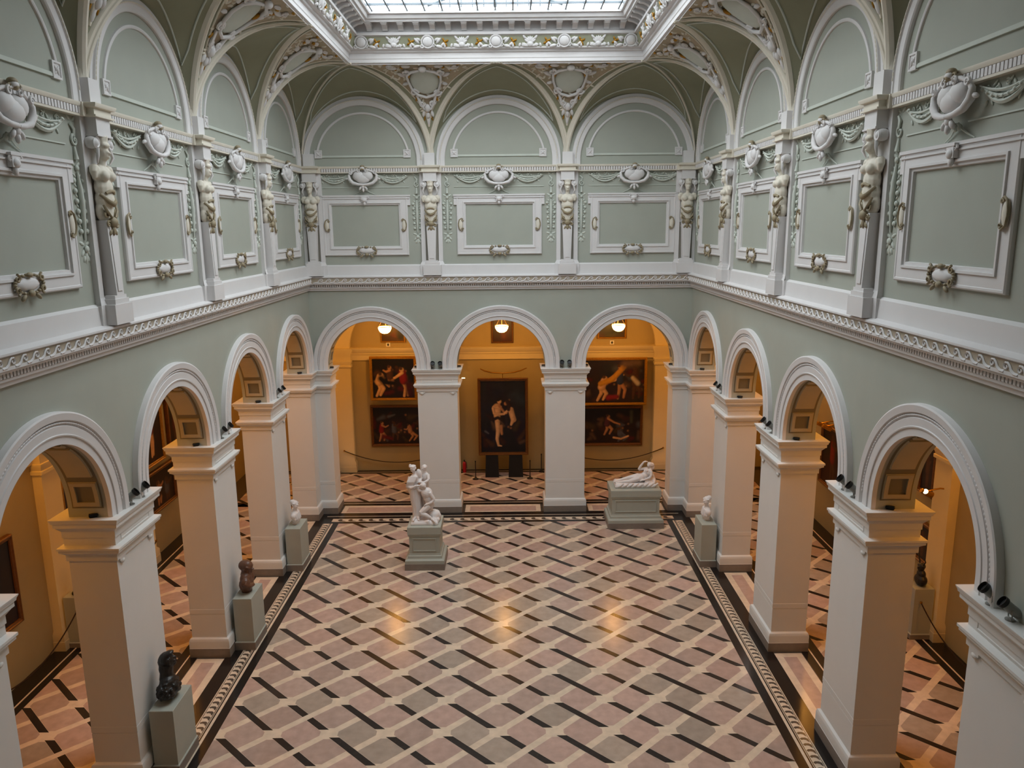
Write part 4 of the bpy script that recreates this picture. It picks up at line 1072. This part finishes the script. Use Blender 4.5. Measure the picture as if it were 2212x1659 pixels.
f = MB(); f.lathe([(.13, 0), (.13, .05), (.09, .08)], seg=14); limb(f, [(.03, 0, .06), (.03, .02, .2), (.02, .02, .34)], [.035, .045, .055]); limb(f, [(0, -.06, .06), (.0, -.05, .2), (.0, -.03, .34)], [.035, .045, .055]); f.ell((0, 0, .4), (.07, .085, .1)); f.ell((0, 0, .52), (.06, .09, .09)); head(f, (.02, 0, .68), .055, (.9, -.3, 0)); limb(f, [(0, .09, .56), (.03, .13, .45), (.08, .08, .4)], [.03, .025, .02]); limb(f, [(0, -.09, .56), (.03, -.13, .45), (.08, -.08, .4)], [.03, .025, .02])
fused('figure', f, M['bronze'], r, .009, 1)
r = thing('bust_pedestal', 'pale square pedestal glimpsed behind the far left corner pier', 'pedestal', (-7.15, 4.35, 0)); part('plinth', MB().stack(P, [(.03, 0), (.03, .12)]), M['taupe'], r, 0); part('die', MB().stack(P, [(.02, .12), (0, .14), (0, 1.15), (-.01, 1.16)]), M['aislew'], r, 20)
r = thing('statuette', 'slim black statuette glimpsed behind the far left corner pier', 'statue', (-7.15, 4.35, 1.155))
f = MB(); f.lathe([(.12, 0), (.12, .04), (.08, .07)], seg=14); limb(f, [(0, 0, .06), (.01, 0, .25), (0, 0, .42)], [.06, .075, .085]); f.ell((0, 0, .52), (.1, .07, .11)); head(f, (0, -.01, .7), .06, (.3, -.9, 0)); limb(f, [(.1, 0, .57), (.14, -.04, .45), (.08, -.08, .4)], [.03, .027, .02]); limb(f, [(-.1, 0, .57), (-.14, -.04, .45), (-.08, -.08, .4)], [.03, .027, .02])
fused('figure', f, M['bronze'], r, .009, 1)

# ================================================================== PAINTINGS (generic dark figure scenes)
def canvas(w, h, bg, strokes, seed, dens=58):
    """canvas in the xz plane facing -y with its picture as painted colours; strokes are soft rounded limbs in 0..1 coordinates"""
    nx, nz = max(8, int(w * dens)), max(8, int(h * dens)); r = random.Random(seed)
    blobs = [(r.random(), r.random(), r.uniform(.1, .35), [r.uniform(-.5, .6) for _ in range(3)]) for _ in range(10)]
    mb = MB(); mb.cols = []; rows = []
    for j in range(nz + 1):
        row = []
        for i in range(nx + 1):
            u, v = i / nx, j / nz; x, z = u * w, v * h
            t = v; c = [bg[0][k] * (1 - t) + bg[1][k] * t for k in range(3)]
            for bx, bz, br, bc in blobs:
                q = max(0, 1 - ((u - bx) ** 2 + (v - bz) ** 2) / br ** 2)
                c = [c[k] * (1 + bc[k] * q) for k in range(3)]
            for P, rad, col, soft in strokes:
                best = 9; off = 0
                for a in range(len(P) - 1 if len(P) > 1 else 1):
                    p0 = P[a]; p1 = P[a + 1] if len(P) > 1 else P[a]
                    ax, az, bx, bz = p0[0] * w, p0[1] * h, p1[0] * w, p1[1] * h
                    dx, dz = bx - ax, bz - az; L = dx * dx + dz * dz
                    q = 0 if L < 1e-9 else max(0, min(1, ((x - ax) * dx + (z - az) * dz) / L))
                    rr = rad[0] + (rad[1] - rad[0]) * (a + q) / max(1, len(P) - 1)
                    d = sqrt((x - ax - dx * q) ** 2 + (z - az - dz * q) ** 2) / rr
                    if d < best: best = d; off = max(-1, min(1, (x - ax - dx * q) / rr))
                al = max(0, min(1, (1 - best) / soft))
                if al > 0:
                    sh = (.5 + .5 * (1 - min(1, best)) ** .6) * (1 - .4 * off)
                    c = [c[k] * (1 - al) + col[k] * sh * al for k in range(3)]
            row.append((x - w / 2, 0, z)); mb.cols.append(c)
        rows.append(row)
    mb.grid(rows)
    return mb
SK, SK2, YEL, REDC, BLU, WHT, DRK, BRN, GRY = [lin(k)[:3] for k in ('d0a070', 'a8744c', 'c08820', '7c1418', '2a3450', 'b0a08c', '0c0809', '4a2c1c', '4a4a52')]
def person(x, z, H, col, cloth=None, lean=0.0, bend=.0, arm=(.2, .1), k=1.0):
    """a loose standing or stooping figure; x,z feet, H height in picture units"""
    hip = (x + lean * .45 * H, z + .5 * H); sh = (x + lean * H, z + .82 * H - bend * .2 * H); hd = (sh[0] + lean * .2 * H, sh[1] + .13 * H - bend * .1 * H)
    c2 = cloth or col; k *= 1.5
    return [([(x - .03, z), (x - .02 + bend * .12, z + .26 * H), hip], (.045 * k, .085 * k), col, .28), ([(x + .06, z + .02), (x + .07 + bend * .1, z + .26 * H), hip], (.045 * k, .085 * k), col, .28),
            ([hip, ((hip[0] + sh[0]) / 2, (hip[1] + sh[1]) / 2), sh], (.135 * k, .125 * k), col if not cloth else c2, .28),
            ([sh, (sh[0] + arm[0] * .55, sh[1] - .12 * H + arm[1] * .4), (sh[0] + arm[0], sh[1] + arm[1] - .1 * H)], (.055 * k, .035 * k), col, .28),
            ([hd], (.08 * k, .08 * k), col, .28), ([(hd[0] - .02, hd[1] + .03)], (.07 * k, .06 * k), BRN, .5)]
def murk(seed, n=14, z1=.75):
    q = random.Random(seed); out = []
    for i in range(n):
        x, z = q.random(), q.uniform(.05, z1); a = q.uniform(0, 3.1); L = q.uniform(.05, .2)
        col = q.choice((BRN, BRN, lin('3a1a16')[:3], lin('26202a')[:3], lin('40301c')[:3], GRY, lin('541218')[:3], lin('5a4030')[:3]))
        out.append(([(x, z), (x + L * cos(a), z + L * sin(a))], (q.uniform(.08, .22), q.uniform(.05, .16)), tuple(c * .75 for c in col), .7))
    for i in range(n // 3): x, z = q.random(), q.uniform(.3, .8); out.append(([(x, z)], (.07, .07), lin('7a5238')[:3], .7))
    return out
def picture(name, label, x0, x1, z0, z1, loc, rz, bg, strokes, seed, fw=.11, fm='frame', cat='painting', group=None, lean=.0):
    w, h = x1 - x0, z1 - z0
    r = thing(name, label, cat, loc, rz, group); r.rotation_euler = (lean, 0, rz)
    f = MB(); f.rings(-w / 2, w / 2, 0, h, [(0, -.05), (0, .05), (.02, .07), (.045, .075), (.06, .05), (fw - .03, .04), (fw - .015, .05), (fw, .02), (fw, -.02)])
    part('frame', f, M[fm], r, 30)
    c = canvas(w - 2 * fw + .02, h - 2 * fw + .02, bg, strokes, seed); c.shift(dy=-.015, dz=fw - .01); part('canvas', c, M['canvas'], r, 0)
    k = MB(); k.box(-w / 2 + .02, w / 2 - .02, .0, .05, .02, h - .02); part('stretcher', k, M['rope'], r, 0)
    return r
YW = AY - .06
DK = (lin('1a1012')[:3], lin('120c10')[:3])
def mid(a, b2): return (a + b2) / 2
def bpic(name, label, x0, x1, z0, z1, *a, n=.0, **k): return picture(name, label, x0, x1, z0, z1, (mid(x0, x1), YW - n, z0), 0, *a, **k)
S1 = murk(21) + person(.12, .06, .72, SK, None, .1, .7, (.2, -.18), .95) + person(.78, .05, .78, SK, REDC, -.08, .3, (-.32, -.08), .95) + person(.42, .3, .5, SK2, BRN, 0, 0, (-.15, .05), .8) + [([(.2, .5), (.3, .4), (.5, .38)], (.2, .16), DRK, .7), ([(.85, .35), (.9, .12)], (.22, .26), lin('3c1220')[:3], .7)]
bpic('painting', 'upper gilt-framed dark figure painting in the left arch, men bending together', -5.48, -3.56, 3.13, 4.98, DK, S1, 1, n=.26)
S2 = murk(22, 20) + person(.14, .08, .55, SK2, REDC, .05, .2, (.12, .05), .6) + person(.4, .1, .5, BRN, GRY, 0, 0, (.1, .1), .6) + person(.72, .08, .52, SK2, None, -.05, .5, (-.1, .0), .55) + [([(.3, .75), (.42, .8)], (.1, .05), GRY, .8), ([(.2, .2), (.35, .14)], (.15, .1), lin('5a1014')[:3], .7)]
bpic('painting', 'lower very dark figure painting in the left arch', -5.58, -3.2, 1.09, 2.87, DK, S2, 2, fm='framed')
S3 = murk(23, 20, .95) + person(.3, .06, .62, SK, None, .12, .4, (.3, .2), .9) + person(.62, .1, .8, SK2, BLU, 0, .1, (-.3, -.2), .85) + person(.86, .1, .7, BRN, BRN, 0, 0, (-.2, .1), .9) + [([(.32, .45), (.5, .55), (.68, .84)], (.14, .13), YEL, .4), ([(.44, .12), (.58, .14)], (.16, .12), REDC, .6), ([(.82, .58), (.9, .45)], (.12, .14), WHT, .6), ([(.9, .95), (.7, .9)], (.3, .3), lin('5c4638')[:3], .8)]
bpic('painting', 'upper gilt-framed painting in the right arch with a yellow drapery', 3.1, 5.95, 2.84, 4.84, (lin('241416')[:3], lin('22181c')[:3]), S3, 3, n=.26)
S4 = murk(24, 18) + person(.42, .25, .6, SK2, lin('4a2430')[:3], .05, .3, (.2, -.1), .7) + person(.66, .06, .4, GRY, GRY, 0, .5, (.1, -.1), .7) + [([(.55, .16), (.68, .12), (.8, .2)], (.06, .05), SK, .5), ([(.85, .6), (.85, .9)], (.1, .12), lin('3a3a2a')[:3], .8)]
bpic('painting', 'lower very dark painting in the right arch, one pale back in it', 3.2, 5.86, 1.03, 2.74, DK, S4, 4, fm='framed')
bpic('painting', 'small gilt landscape painting high behind the left hanging lamp', -5.02, -4.0, 5.52, 6.6, (lin('5a3a20')[:3], lin('7a5426')[:3]), [([(.85, .2), (.8, .8)], (.25, .3), DRK, .7), ([(.1, .15), (.6, .1)], (.15, .1), BRN, .7)], 5, fw=.05)
bpic('painting', 'small dark reddish painting high behind the middle hanging lamp', -.45, .44, 5.46, 6.7, (lin('3a1410')[:3], lin('2a1a12')[:3]), [([(.6, .2), (.5, .5)], (.2, .12), lin('5a2018')[:3], .7)], 6, fw=.05, fm='framed')
bpic('painting', 'small gilt landscape painting high behind the right hanging lamp', 3.92, 5.1, 5.59, 6.75, (lin('4a3420')[:3], lin('2a2018')[:3]), [([(.2, .3), (.5, .2)], (.3, .12), DRK, .7), ([(.6, .35), (.9, .25)], (.08, .06), WHT, .7)], 7, fw=.07)
S8 = murk(28, 12, .5) + [([(.15, .62), (.0, .55)], (.5, .4), lin('1c1a26')[:3], .9), ([(.8, .8), (.95, .72)], (.45, .3), lin('262c34')[:3], .9), ([(.3, .95), (.6, .9)], (.3, .3), lin('1e1c24')[:3], .9),
    ([(.46, .37), (.46, .31), (.47, .26)], (.08, .06), SK2, .3), ([(.37, .47), (.385, .3), (.36, .19), (.39, .10)], (.125, .055), SK, .3), ([(.39, .10), (.46, .09)], (.05, .03), SK, .35),
    ([(.37, .63), (.365, .55), (.37, .47)], (.2, .14), SK, .3), ([(.3, .635), (.44, .635)], (.09, .08), SK, .3), ([(.42, .645), (.415, .69)], (.06, .055), SK2, .3), ([(.42, .715)], (.105, .105), SK, .3), ([(.39, .735), (.44, .75)], (.09, .07), lin('1c120e')[:3], .5),
    ([(.3, .47), (.38, .49), (.47, .46)], (.09, .08), lin('241612')[:3], .5), ([(.28, .62), (.3, .55), (.47, .535)], (.07, .05), SK, .3), ([(.46, .62), (.52, .57), (.58, .55)], (.06, .045), SK2, .3),
    ([(.675, .6), (.7, .53), (.735, .46)], (.13, .13), SK, .3), ([(.73, .47), (.68, .39)], (.11, .06), SK, .35), ([(.65, .61), (.52, .54), (.38, .54)], (.07, .045), SK, .3), ([(.565, .685)], (.095, .095), SK2, .3), ([(.6, .71), (.64, .66), (.62, .6)], (.12, .09), lin('2e1a12')[:3], .5), ([(.1, .3), (.17, .27)], (.07, .05), GRY, .7)]
picture('painting', 'tall gilt-framed painting of two pale figures standing in the middle arch', -1.02, 1.02, .95, 4.17, (0.0, 3.95, .95), 0, (lin('0e0c12')[:3], lin('1c1c24')[:3]), S8, 8, fm='framed', fw=.12)
for s, nm in ((-1, 'left'), (1, 'right')):
    b = MB(); x0, x1 = (-.76, -.2) if s < 0 else (.2, .8)
    b.box(x0, x1, 3.88, 4.3, 0, .945, taper=.03); b.box(x0 + .04, x1 - .04, 4.02, 4.1, .9, 3.6)
    tag(link('display_stand', b.mesh('display_stand', M['black'], 0)), f'black upright block holding up the tall painting, {nm} one', 'display stand')
def lpic(label, y0, y1, z0, z1, *a, **k):
    s = k.pop('side'); return picture('painting', label, 0, y1 - y0, z0, z1, (s * (AX - .07), mid(y0, y1), z0), -s * pi / 2, *a, **k)
lpic('gilt-framed painting low on the left aisle wall at the left edge of the photo', -12.1, -10.36, 1.43, 3.53, DK, person(.5, .05, .8, BRN, GRY), 9, side=-1, fm='framed')
lpic('tall gilt-framed painting on the left aisle wall seen through the third farthest arch', -3.95, -2.6, 2.92, 5.2, DK, person(.4, .1, .8, SK, REDC, .1, .2, (.3, .2), 1.0) + [([(.3, .6), (.4, .75)], (.08, .06), YEL, .4)], 10, side=-1)
lpic('narrow dark painting beside the tall one on the left aisle wall', -2.2, -.9, 2.92, 4.75, DK, person(.4, .1, .7, BRN, lin('4a1010')[:3]), 11, side=-1, fm='framed')
lpic('gilt-framed painting high on the left aisle wall, a sliver beside the third farthest left pier', -8.35, -7.0, 3.0, 5.0, DK, person(.4, .1, .8, SK2, YEL), 17, side=-1)
lpic('dark red-framed painting under the tall one on the left aisle wall', -3.95, -2.05, 1.4, 2.75, DK, person(.35, .1, .6, SK2, BRN) + person(.7, .1, .55, BRN, GRY), 12, side=-1, fm='framed')
lpic('small dark painting farther along the lower row of the left aisle wall', -1.8, -.6, 1.5, 2.7, DK, person(.5, .1, .6, BRN), 13, side=-1, fm='framed')
lpic('small gilt-framed dark painting on the right aisle wall beside the spotlight', -8.43, -7.6, 1.56, 2.64, DK, person(.5, .1, .7, BRN, lin('4a1010')[:3], k=.6), 14, side=1, fm='framed')
lpic('narrow dark painting high on the right aisle wall', -8.3, -7.55, 3.35, 4.7, DK, person(.5, .1, .7, BRN, k=.6), 15, side=1, fm='framed')
lpic('large dark red painting on the right aisle wall behind the second farthest pier', -3.9, -1.35, 1.52, 3.6, (lin('2a0c12')[:3], lin('160c12')[:3]), person(.35, .1, .8, BRN, REDC, k=1.1) + person(.7, .1, .75, SK2, lin('5a1020')[:3]), 16, side=1, fm='framed')

# ================================================================== LAMPS, ROPES, FITTINGS
WARM = (1.0, .43, .07)
def make_lamp():
    r = thing('hanging_lamp', 'x', 'lamp')
    b = MB(); b.lathe([(.0, -.27), (.1, -.255), (.19, -.2), (.245, -.1), (.26, 0), (.25, .0), (.18, -.12), (.0, -.2)], seg=28); part('glass_bowl', b, M['bowl'], r, 60)
    t = MB(); t.tube([(.262 * cos(2 * pi * i / 28), .262 * sin(2 * pi * i / 28), .005) for i in range(28)], .012, 6, True); part('rim', t, M['lampwarm'], r, 60)
    for i in range(3):
        a = pi / 2 + i * 2 * pi / 3; k = MB(); k.tube([(.255 * cos(a), .255 * sin(a), 0), (.08 * cos(a), .08 * sin(a), .3)], .009, 5); part('suspension_rod', k, M['lampwarm'], r, 60)
    c = MB(); c.lathe([(.0, .34), (.1, .33), (.25, .305), (.26, .29), (.0, .28)], seg=28); part('canopy_plate', c, M['lampwarm'], r, 60)
    d = MB(); d.tube([(0, 0, .32), (0, 0, 1.2)], .012, 6); part('stem', d, M['lampwarm'], r, 60)
    return r
lm = make_lamp()
for i, x in enumerate((-4.5, 0.0, 4.5)):
    lb = f'lit glass bowl lamp hanging in the {BN[i]} arch of the end wall'
    o = lm if i == 0 else dup(lm, (0, 0, 0), 0, lb)
    o.location = (x, 2.95, 6.42); o['label'] = lb; o['group'] = 'bowl lamps of the rear aisle'
def lamp(x, y, z, e, rad=.2, col=WARM):
    l = bpy.data.lights.new('aisle_lamp_light', 'POINT'); l.energy = e; l.color = col; l.shadow_soft_size = rad
    o = bpy.data.objects.new('aisle_lamp_light', l); COL.objects.link(o); o.location = (x, y, z)
EL = 165
for x in (-4.5, 0, 4.5): lamp(x, 2.95, 6.02, EL * .6, .1)
for s in (-1, 1):
    for y in (-2.2, -6.63, -11.06, -15.49): lamp(s * 10.3, y, 6.65, EL * .72)
    lamp(s * 9.2, 2.95, 6.5, EL * .6)

def make_spot():
    r = thing('spotlight', 'x', 'spotlight')
    b = MB(); R = Matrix.Rotation(radians(-38), 3, 'X')
    tf = lambda x, y, z: tuple(R @ Vector((x, y, z)) + Vector((0, 0, .155)))
    h = MB(); h.lathe([(.03, -.14), (.055, -.13), (.062, -.1), (.062, .09)], seg=18); h.map(lambda x, y, z: tf(x, -z, y)); part('housing', h, M['lampgrey'], r, 40)
    h = MB(); h.lathe([(.062, .08), (.076, .09), (.078, .14), (.072, .14), (.066, .1), (.0, .1)], seg=18); h.map(lambda x, y, z: tf(x, -z, y)); part('hood', h, M['black'], r, 40)
    k = MB(); k.tube([(-.075, 0, .155), (-.08, 0, .08), (-.06, 0, .02), (.06, 0, .02), (.08, 0, .08), (.075, 0, .155)], .009, 6); k.lathe([(.055, 0), (.055, .018), (.02, .022)], seg=14); part('bracket', k, M['lampgrey'], r, 40)
    return r
sp = make_spot(); first = True
for w, k, s in piers:
    for e in (-1, 1):
        if w == 'B': loc = (s + e * .14, -.075, ZS); rz = -e * .12; nm = 'left' if e < 0 else 'right'
        else:
            sg = -1 if w == 'L' else 1
            loc = (sg * (HW - .09), s + e * .2 + .1, ZS); rz = radians(-sg * 108); nm = 'nearer' if e < 0 else 'farther'
        lb = f'grey spotlight with black hood, {nm} one on the {atpier(w, k)}'
        o = sp if first else dup(sp, loc, rz, lb); first = False
        o.location = loc; o.rotation_euler = (0, 0, rz); o['label'] = lb; o['group'] = 'spotlights on the capitals'
def make_flood():
    r = thing('floodlight', 'x', 'floodlight')
    b = MB(); b.box(-.075, .075, -.04, .04, .03, .07, taper=.01); part('housing', b, M['black'], r, 0)
    k = MB(); k.tube([(-.06, 0, .05), (-.06, 0, .01), (.06, 0, .01), (.06, 0, .05)], .009, 5); part('bracket', k, M['black'], r, 40)
    return r
fd = make_flood(); first = True
fspots = [((-3.0, .28), 0, 'left side of the left pier of the end wall'), ((-1.5, .28), 0, 'right side of the left pier of the end wall'), ((1.5, .28), 0, 'left side of the right pier of the end wall'), ((3.0, .28), 0, 'right side of the right pier of the end wall'),
          ((-6.0, .28), 0, 'far left corner pier towards the end wall arch'), ((6.0, .28), 0, 'far right corner pier towards the end wall arch'), ((-6.86, -.74), .5, 'far left corner pier towards the left wall arch'), ((6.86, -.74), -.5, 'far right corner pier towards the right wall arch')]
for s, nm in ((-1, 'left'), (1, 'right')):
    for k in range(3): fspots.append(((s * 6.86, sideb[k] - .73), -s * .6, f'near side of the {ON[k]} pier of the {nm} wall'))
for (x, y), rz, w in fspots:
    lb = f'flat black floodlight on the {w}'
    o = fd if first else dup(fd, (0, 0, 0), 0, lb); first = False
    o.location = (x, y, ZS); o.rotation_euler = (0, 0, rz); o['label'] = lb; o['group'] = 'floodlights on the capitals'

# picture lights on the right aisle wall
def brass_lamp(label, x, y, z, lit):
    r = thing('picture_light', label, 'picture light', (x, y, z))
    t = MB(); t.tube([(.55, -.05, .1), (.3, -.03, .12), (0, 0, .05)], .02, 6); part('arm', t, M['brass'], r, 60)
    h = MB(); h.lathe([(.05, -.16), (.06, -.15), (.075, .1), (.08, .14), (.07, .14), (.0, .1)], seg=16); R = Matrix.Rotation(radians(115), 3, 'Y'); h.map(lambda a, b2, c: tuple(R @ Vector((a, b2, c)))); part('shade', h, M['brass'], r, 40)
    if lit:
        g = MB(); g.ell((0, 0, .115), (.062, .062, .02)); g.map(lambda a, b2, c: tuple(Matrix.Rotation(radians(-50), 3, 'Y') @ Matrix.Rotation(radians(35), 3, 'X') @ Vector((a, b2, c)))); part('bulb', g, M['glow'], r, 60)
brass_lamp('brass picture light on an arm above the dark red painting, right aisle', 10.35, -2.9, 3.8, False)
brass_lamp('second brass picture light above the dark red painting, close beside the first', 10.35, -2.45, 3.78, False)
brass_lamp('lit brass spotlight above the small painting of the right aisle', 10.35, -8.9, 3.75, True)
r = thing('picture_light', 'bow-shaped brass picture light above the tall painting of the middle arch', 'picture light', (0, 3.9, 4.4))
b = MB(); b.tube([(-.9, 0, .17), (-.72, -.06, .09), (-.45, -.1, .03), (0, -.12, 0), (.45, -.1, .03), (.72, -.06, .09), (.97, 0, .18)], [.02, .028, .03, .03, .03, .028, .02], 6); part('lamp_tube', b, M['brass'], r, 60)
b = MB(); b.tube([(0, -.12, 0), (0, .0, -.12), (0, .06, -.25)], .012, 6); part('arm', b, M['brass'], r, 60)
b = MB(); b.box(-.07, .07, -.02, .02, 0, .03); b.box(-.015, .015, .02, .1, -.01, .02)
o = tag(link('capital_glow', b.mesh('capital_glow', M['glow'], 0)), 'tiny added lamp glow on the capital of the left pier in the middle arch', 'lamp'); o.location = (-1.63, 4.66, 4.03)  # emissive strip standing in for picture-lamp glow on the capital
for x, nm in ((-4.72, 'left'), (4.52, 'right')):
    r = thing('wall_speaker', f'small white square wall speaker under the high painting in the {nm} arch', 'speaker', (x, AY, 5.34))
    b = MB(); b.box(-.085, .085, -.07, 0, 0, .17, taper=0); part('housing', b, M['white'], r, 0)
    b = MB(); b.ell((0, -.068, .085), (.04, .012, .055)); part('grille', b, M['black'], r, 60)
# fire extinguisher
r = thing('fire_extinguisher', 'red fire extinguisher standing at the rear aisle wall beside the middle arch', 'fire extinguisher', (-1.66, 4.60, 0))
b = MB(); b.lathe([(.06, 0), (.075, .02), (.075, .4), (.055, .46), (.025, .48)], seg=18); part('cylinder', b, M['red'], r, 60)
b = MB(); b.lathe([(.025, .48), (.025, .53), (.015, .54)], seg=10); b.box(-.02, .02, -.11, .02, .53, .55); part('valve', b, M['black'], r, 30)
b = MB(); b.tube([(0, -.03, .51), (.09, -.05, .46), (.1, -.04, .2)], .012, 6); part('hose', b, M['black'], r, 60)
# stanchions
def make_stan():
    r = thing('stanchion', 'x', 'barrier post')
    b = MB(); b.lathe([(.13, 0), (.13, .015), (.06, .04), (.035, .1), (.0, .11)], seg=18); part('base', b, M['black'], r, 60)
    b = MB(); b.lathe([(.018, .05), (.018, .72), (.026, .73), (.026, .78), (.0, .79)], seg=12); part('post', b, M['black'], r, 60)
    return r
st = make_stan()
for i, ((x, y), lb) in enumerate((((-1.15, 3.69), 'black barrier post left of the tall painting in the middle arch'), ((1.08, 3.72), 'black barrier post at the right foot of the tall painting'), ((1.58, 4.6), 'black barrier post by the rear wall at the right pier'))):
    o = st if i == 0 else dup(st, (0, 0, 0), 0, lb); o.location = (x, y, 0); o['label'] = lb; o['group'] = 'barrier posts'
def rope(label, p, q, sag):
    P = []; 
    for i in range(25):
        t = i / 24; P.append((p[0] + (q[0] - p[0]) * t, p[1] + (q[1] - p[1]) * t, p[2] + (q[2] - p[2]) * t - sag * 4 * t * (1 - t)))
    r = thing('barrier_rope', label, 'rope', (p[0], p[1], p[2]))
    b = MB(); b.tube(P, .016, 6); b.shift(-p[0], -p[1], -p[2]); part('cord', b, M['rope'], r, 60)
    for e in (p, q):
        k = MB(); k.tube([(e[0], e[1], e[2] - .02), (e[0], e[1], e[2] + .03)], .03, 8); k.shift(-p[0], -p[1], -p[2]); part('hook', k, M['brass'], r, 60)
rope('dark rope hanging before the lower painting of the left arch', (-6.72, 4.74, .95), (-2.2, 4.74, .95), .52)
rope('dark rope hanging before the lower painting of the right arch', (6.72, 4.74, .95), (2.2, 4.74, .95), .52)
rope('dark rope along the left aisle wall near the statuette pedestal', (-10.35, sideb[1] - .3, 1.0), (-10.35, sideb[2] + .4, 1.0), .5)
rope('dark rope along the right aisle wall from the bust pedestal', (10.35, sideb[1] - .3, 1.0), (10.35, sideb[2] + .4, 1.0), .5)
rope('dark rope along the left aisle wall seen through the third farthest arch', (-10.35, sideb[0] - .4, 1.0), (-10.35, sideb[1] + .4, 1.0), .5)
rope('dark rope along the right aisle wall seen through the third farthest arch', (10.35, sideb[0] - .4, 1.0), (10.35, sideb[1] + .4, 1.0), .5)

# ================================================================== LIGHT AND CAMERA
wd = bpy.data.worlds.new('sky'); S.world = wd; wd.use_nodes = True; nt = wd.node_tree; bg = nt.nodes['Background']
tc = nt.nodes.new('ShaderNodeTexCoord'); tx = nt.nodes.new('ShaderNodeTexNoise'); tx.inputs['Scale'].default_value = 3; tx.inputs['Detail'].default_value = 5
cr = nt.nodes.new('ShaderNodeValToRGB'); cr.color_ramp.elements[0].position = .35; cr.color_ramp.elements[0].color = (.88, .94, 1.0, 1); cr.color_ramp.elements[1].position = .65; cr.color_ramp.elements[1].color = (1.0, .985, .96, 1)
nt.links.new(tc.outputs['Generated'], tx.inputs['Vector']); nt.links.new(tx.outputs['Fac'], cr.inputs[0]); nt.links.new(cr.outputs[0], bg.inputs['Color'])
bg.inputs['Strength'].default_value = 7.5
pl = bpy.data.lights.new('rooflight_portal', 'AREA'); pl.shape = 'RECTANGLE'; pl.size = 7.2; pl.size_y = -3.8 - YN; pl.cycles.is_portal = True
po = bpy.data.objects.new('rooflight_portal', pl); COL.objects.link(po); po.location = (0, (-3.0 + YN + .8) / 2, 16.3)
def Rx(a): return Matrix(((1, 0, 0), (0, cos(a), -sin(a)), (0, sin(a), cos(a))))
def Ry(a): return Matrix(((cos(a), 0, sin(a)), (0, 1, 0), (-sin(a), 0, cos(a))))
def Rz(a): return Matrix(((cos(a), -sin(a), 0), (sin(a), cos(a), 0), (0, 0, 1)))
R = Rz(-.00039953) @ Rx(-.20033925) @ Ry(.00967835)
cam = bpy.data.cameras.new('camera'); cam.sensor_width = 36; cam.lens = 1665.955 / 2212 * 36; cam.clip_end = 200; cam.clip_start = .05
co = bpy.data.objects.new('camera', cam); COL.objects.link(co)
right, fwd, up = R.col[0], R.col[1], R.col[2]
m = Matrix((right, up, -fwd)).transposed().to_4x4(); m.translation = (.36389, -26.58388, 10.12011)
co.matrix_world = m; S.camera = co
S.view_settings.view_transform = 'Standard'; S.view_settings.look = 'None'; S.view_settings.gamma = 1; S.view_settings.use_curve_mapping = False
S.view_settings.exposure = 0.0
cy = S.cycles; cy.max_bounces = 8; cy.diffuse_bounces = 6; cy.glossy_bounces = 3; cy.transmission_bounces = 3; cy.transparent_max_bounces = 6
cy.sample_clamp_indirect = 8; cy.caustics_reflective = False; cy.caustics_refractive = False; cy.use_denoising = True
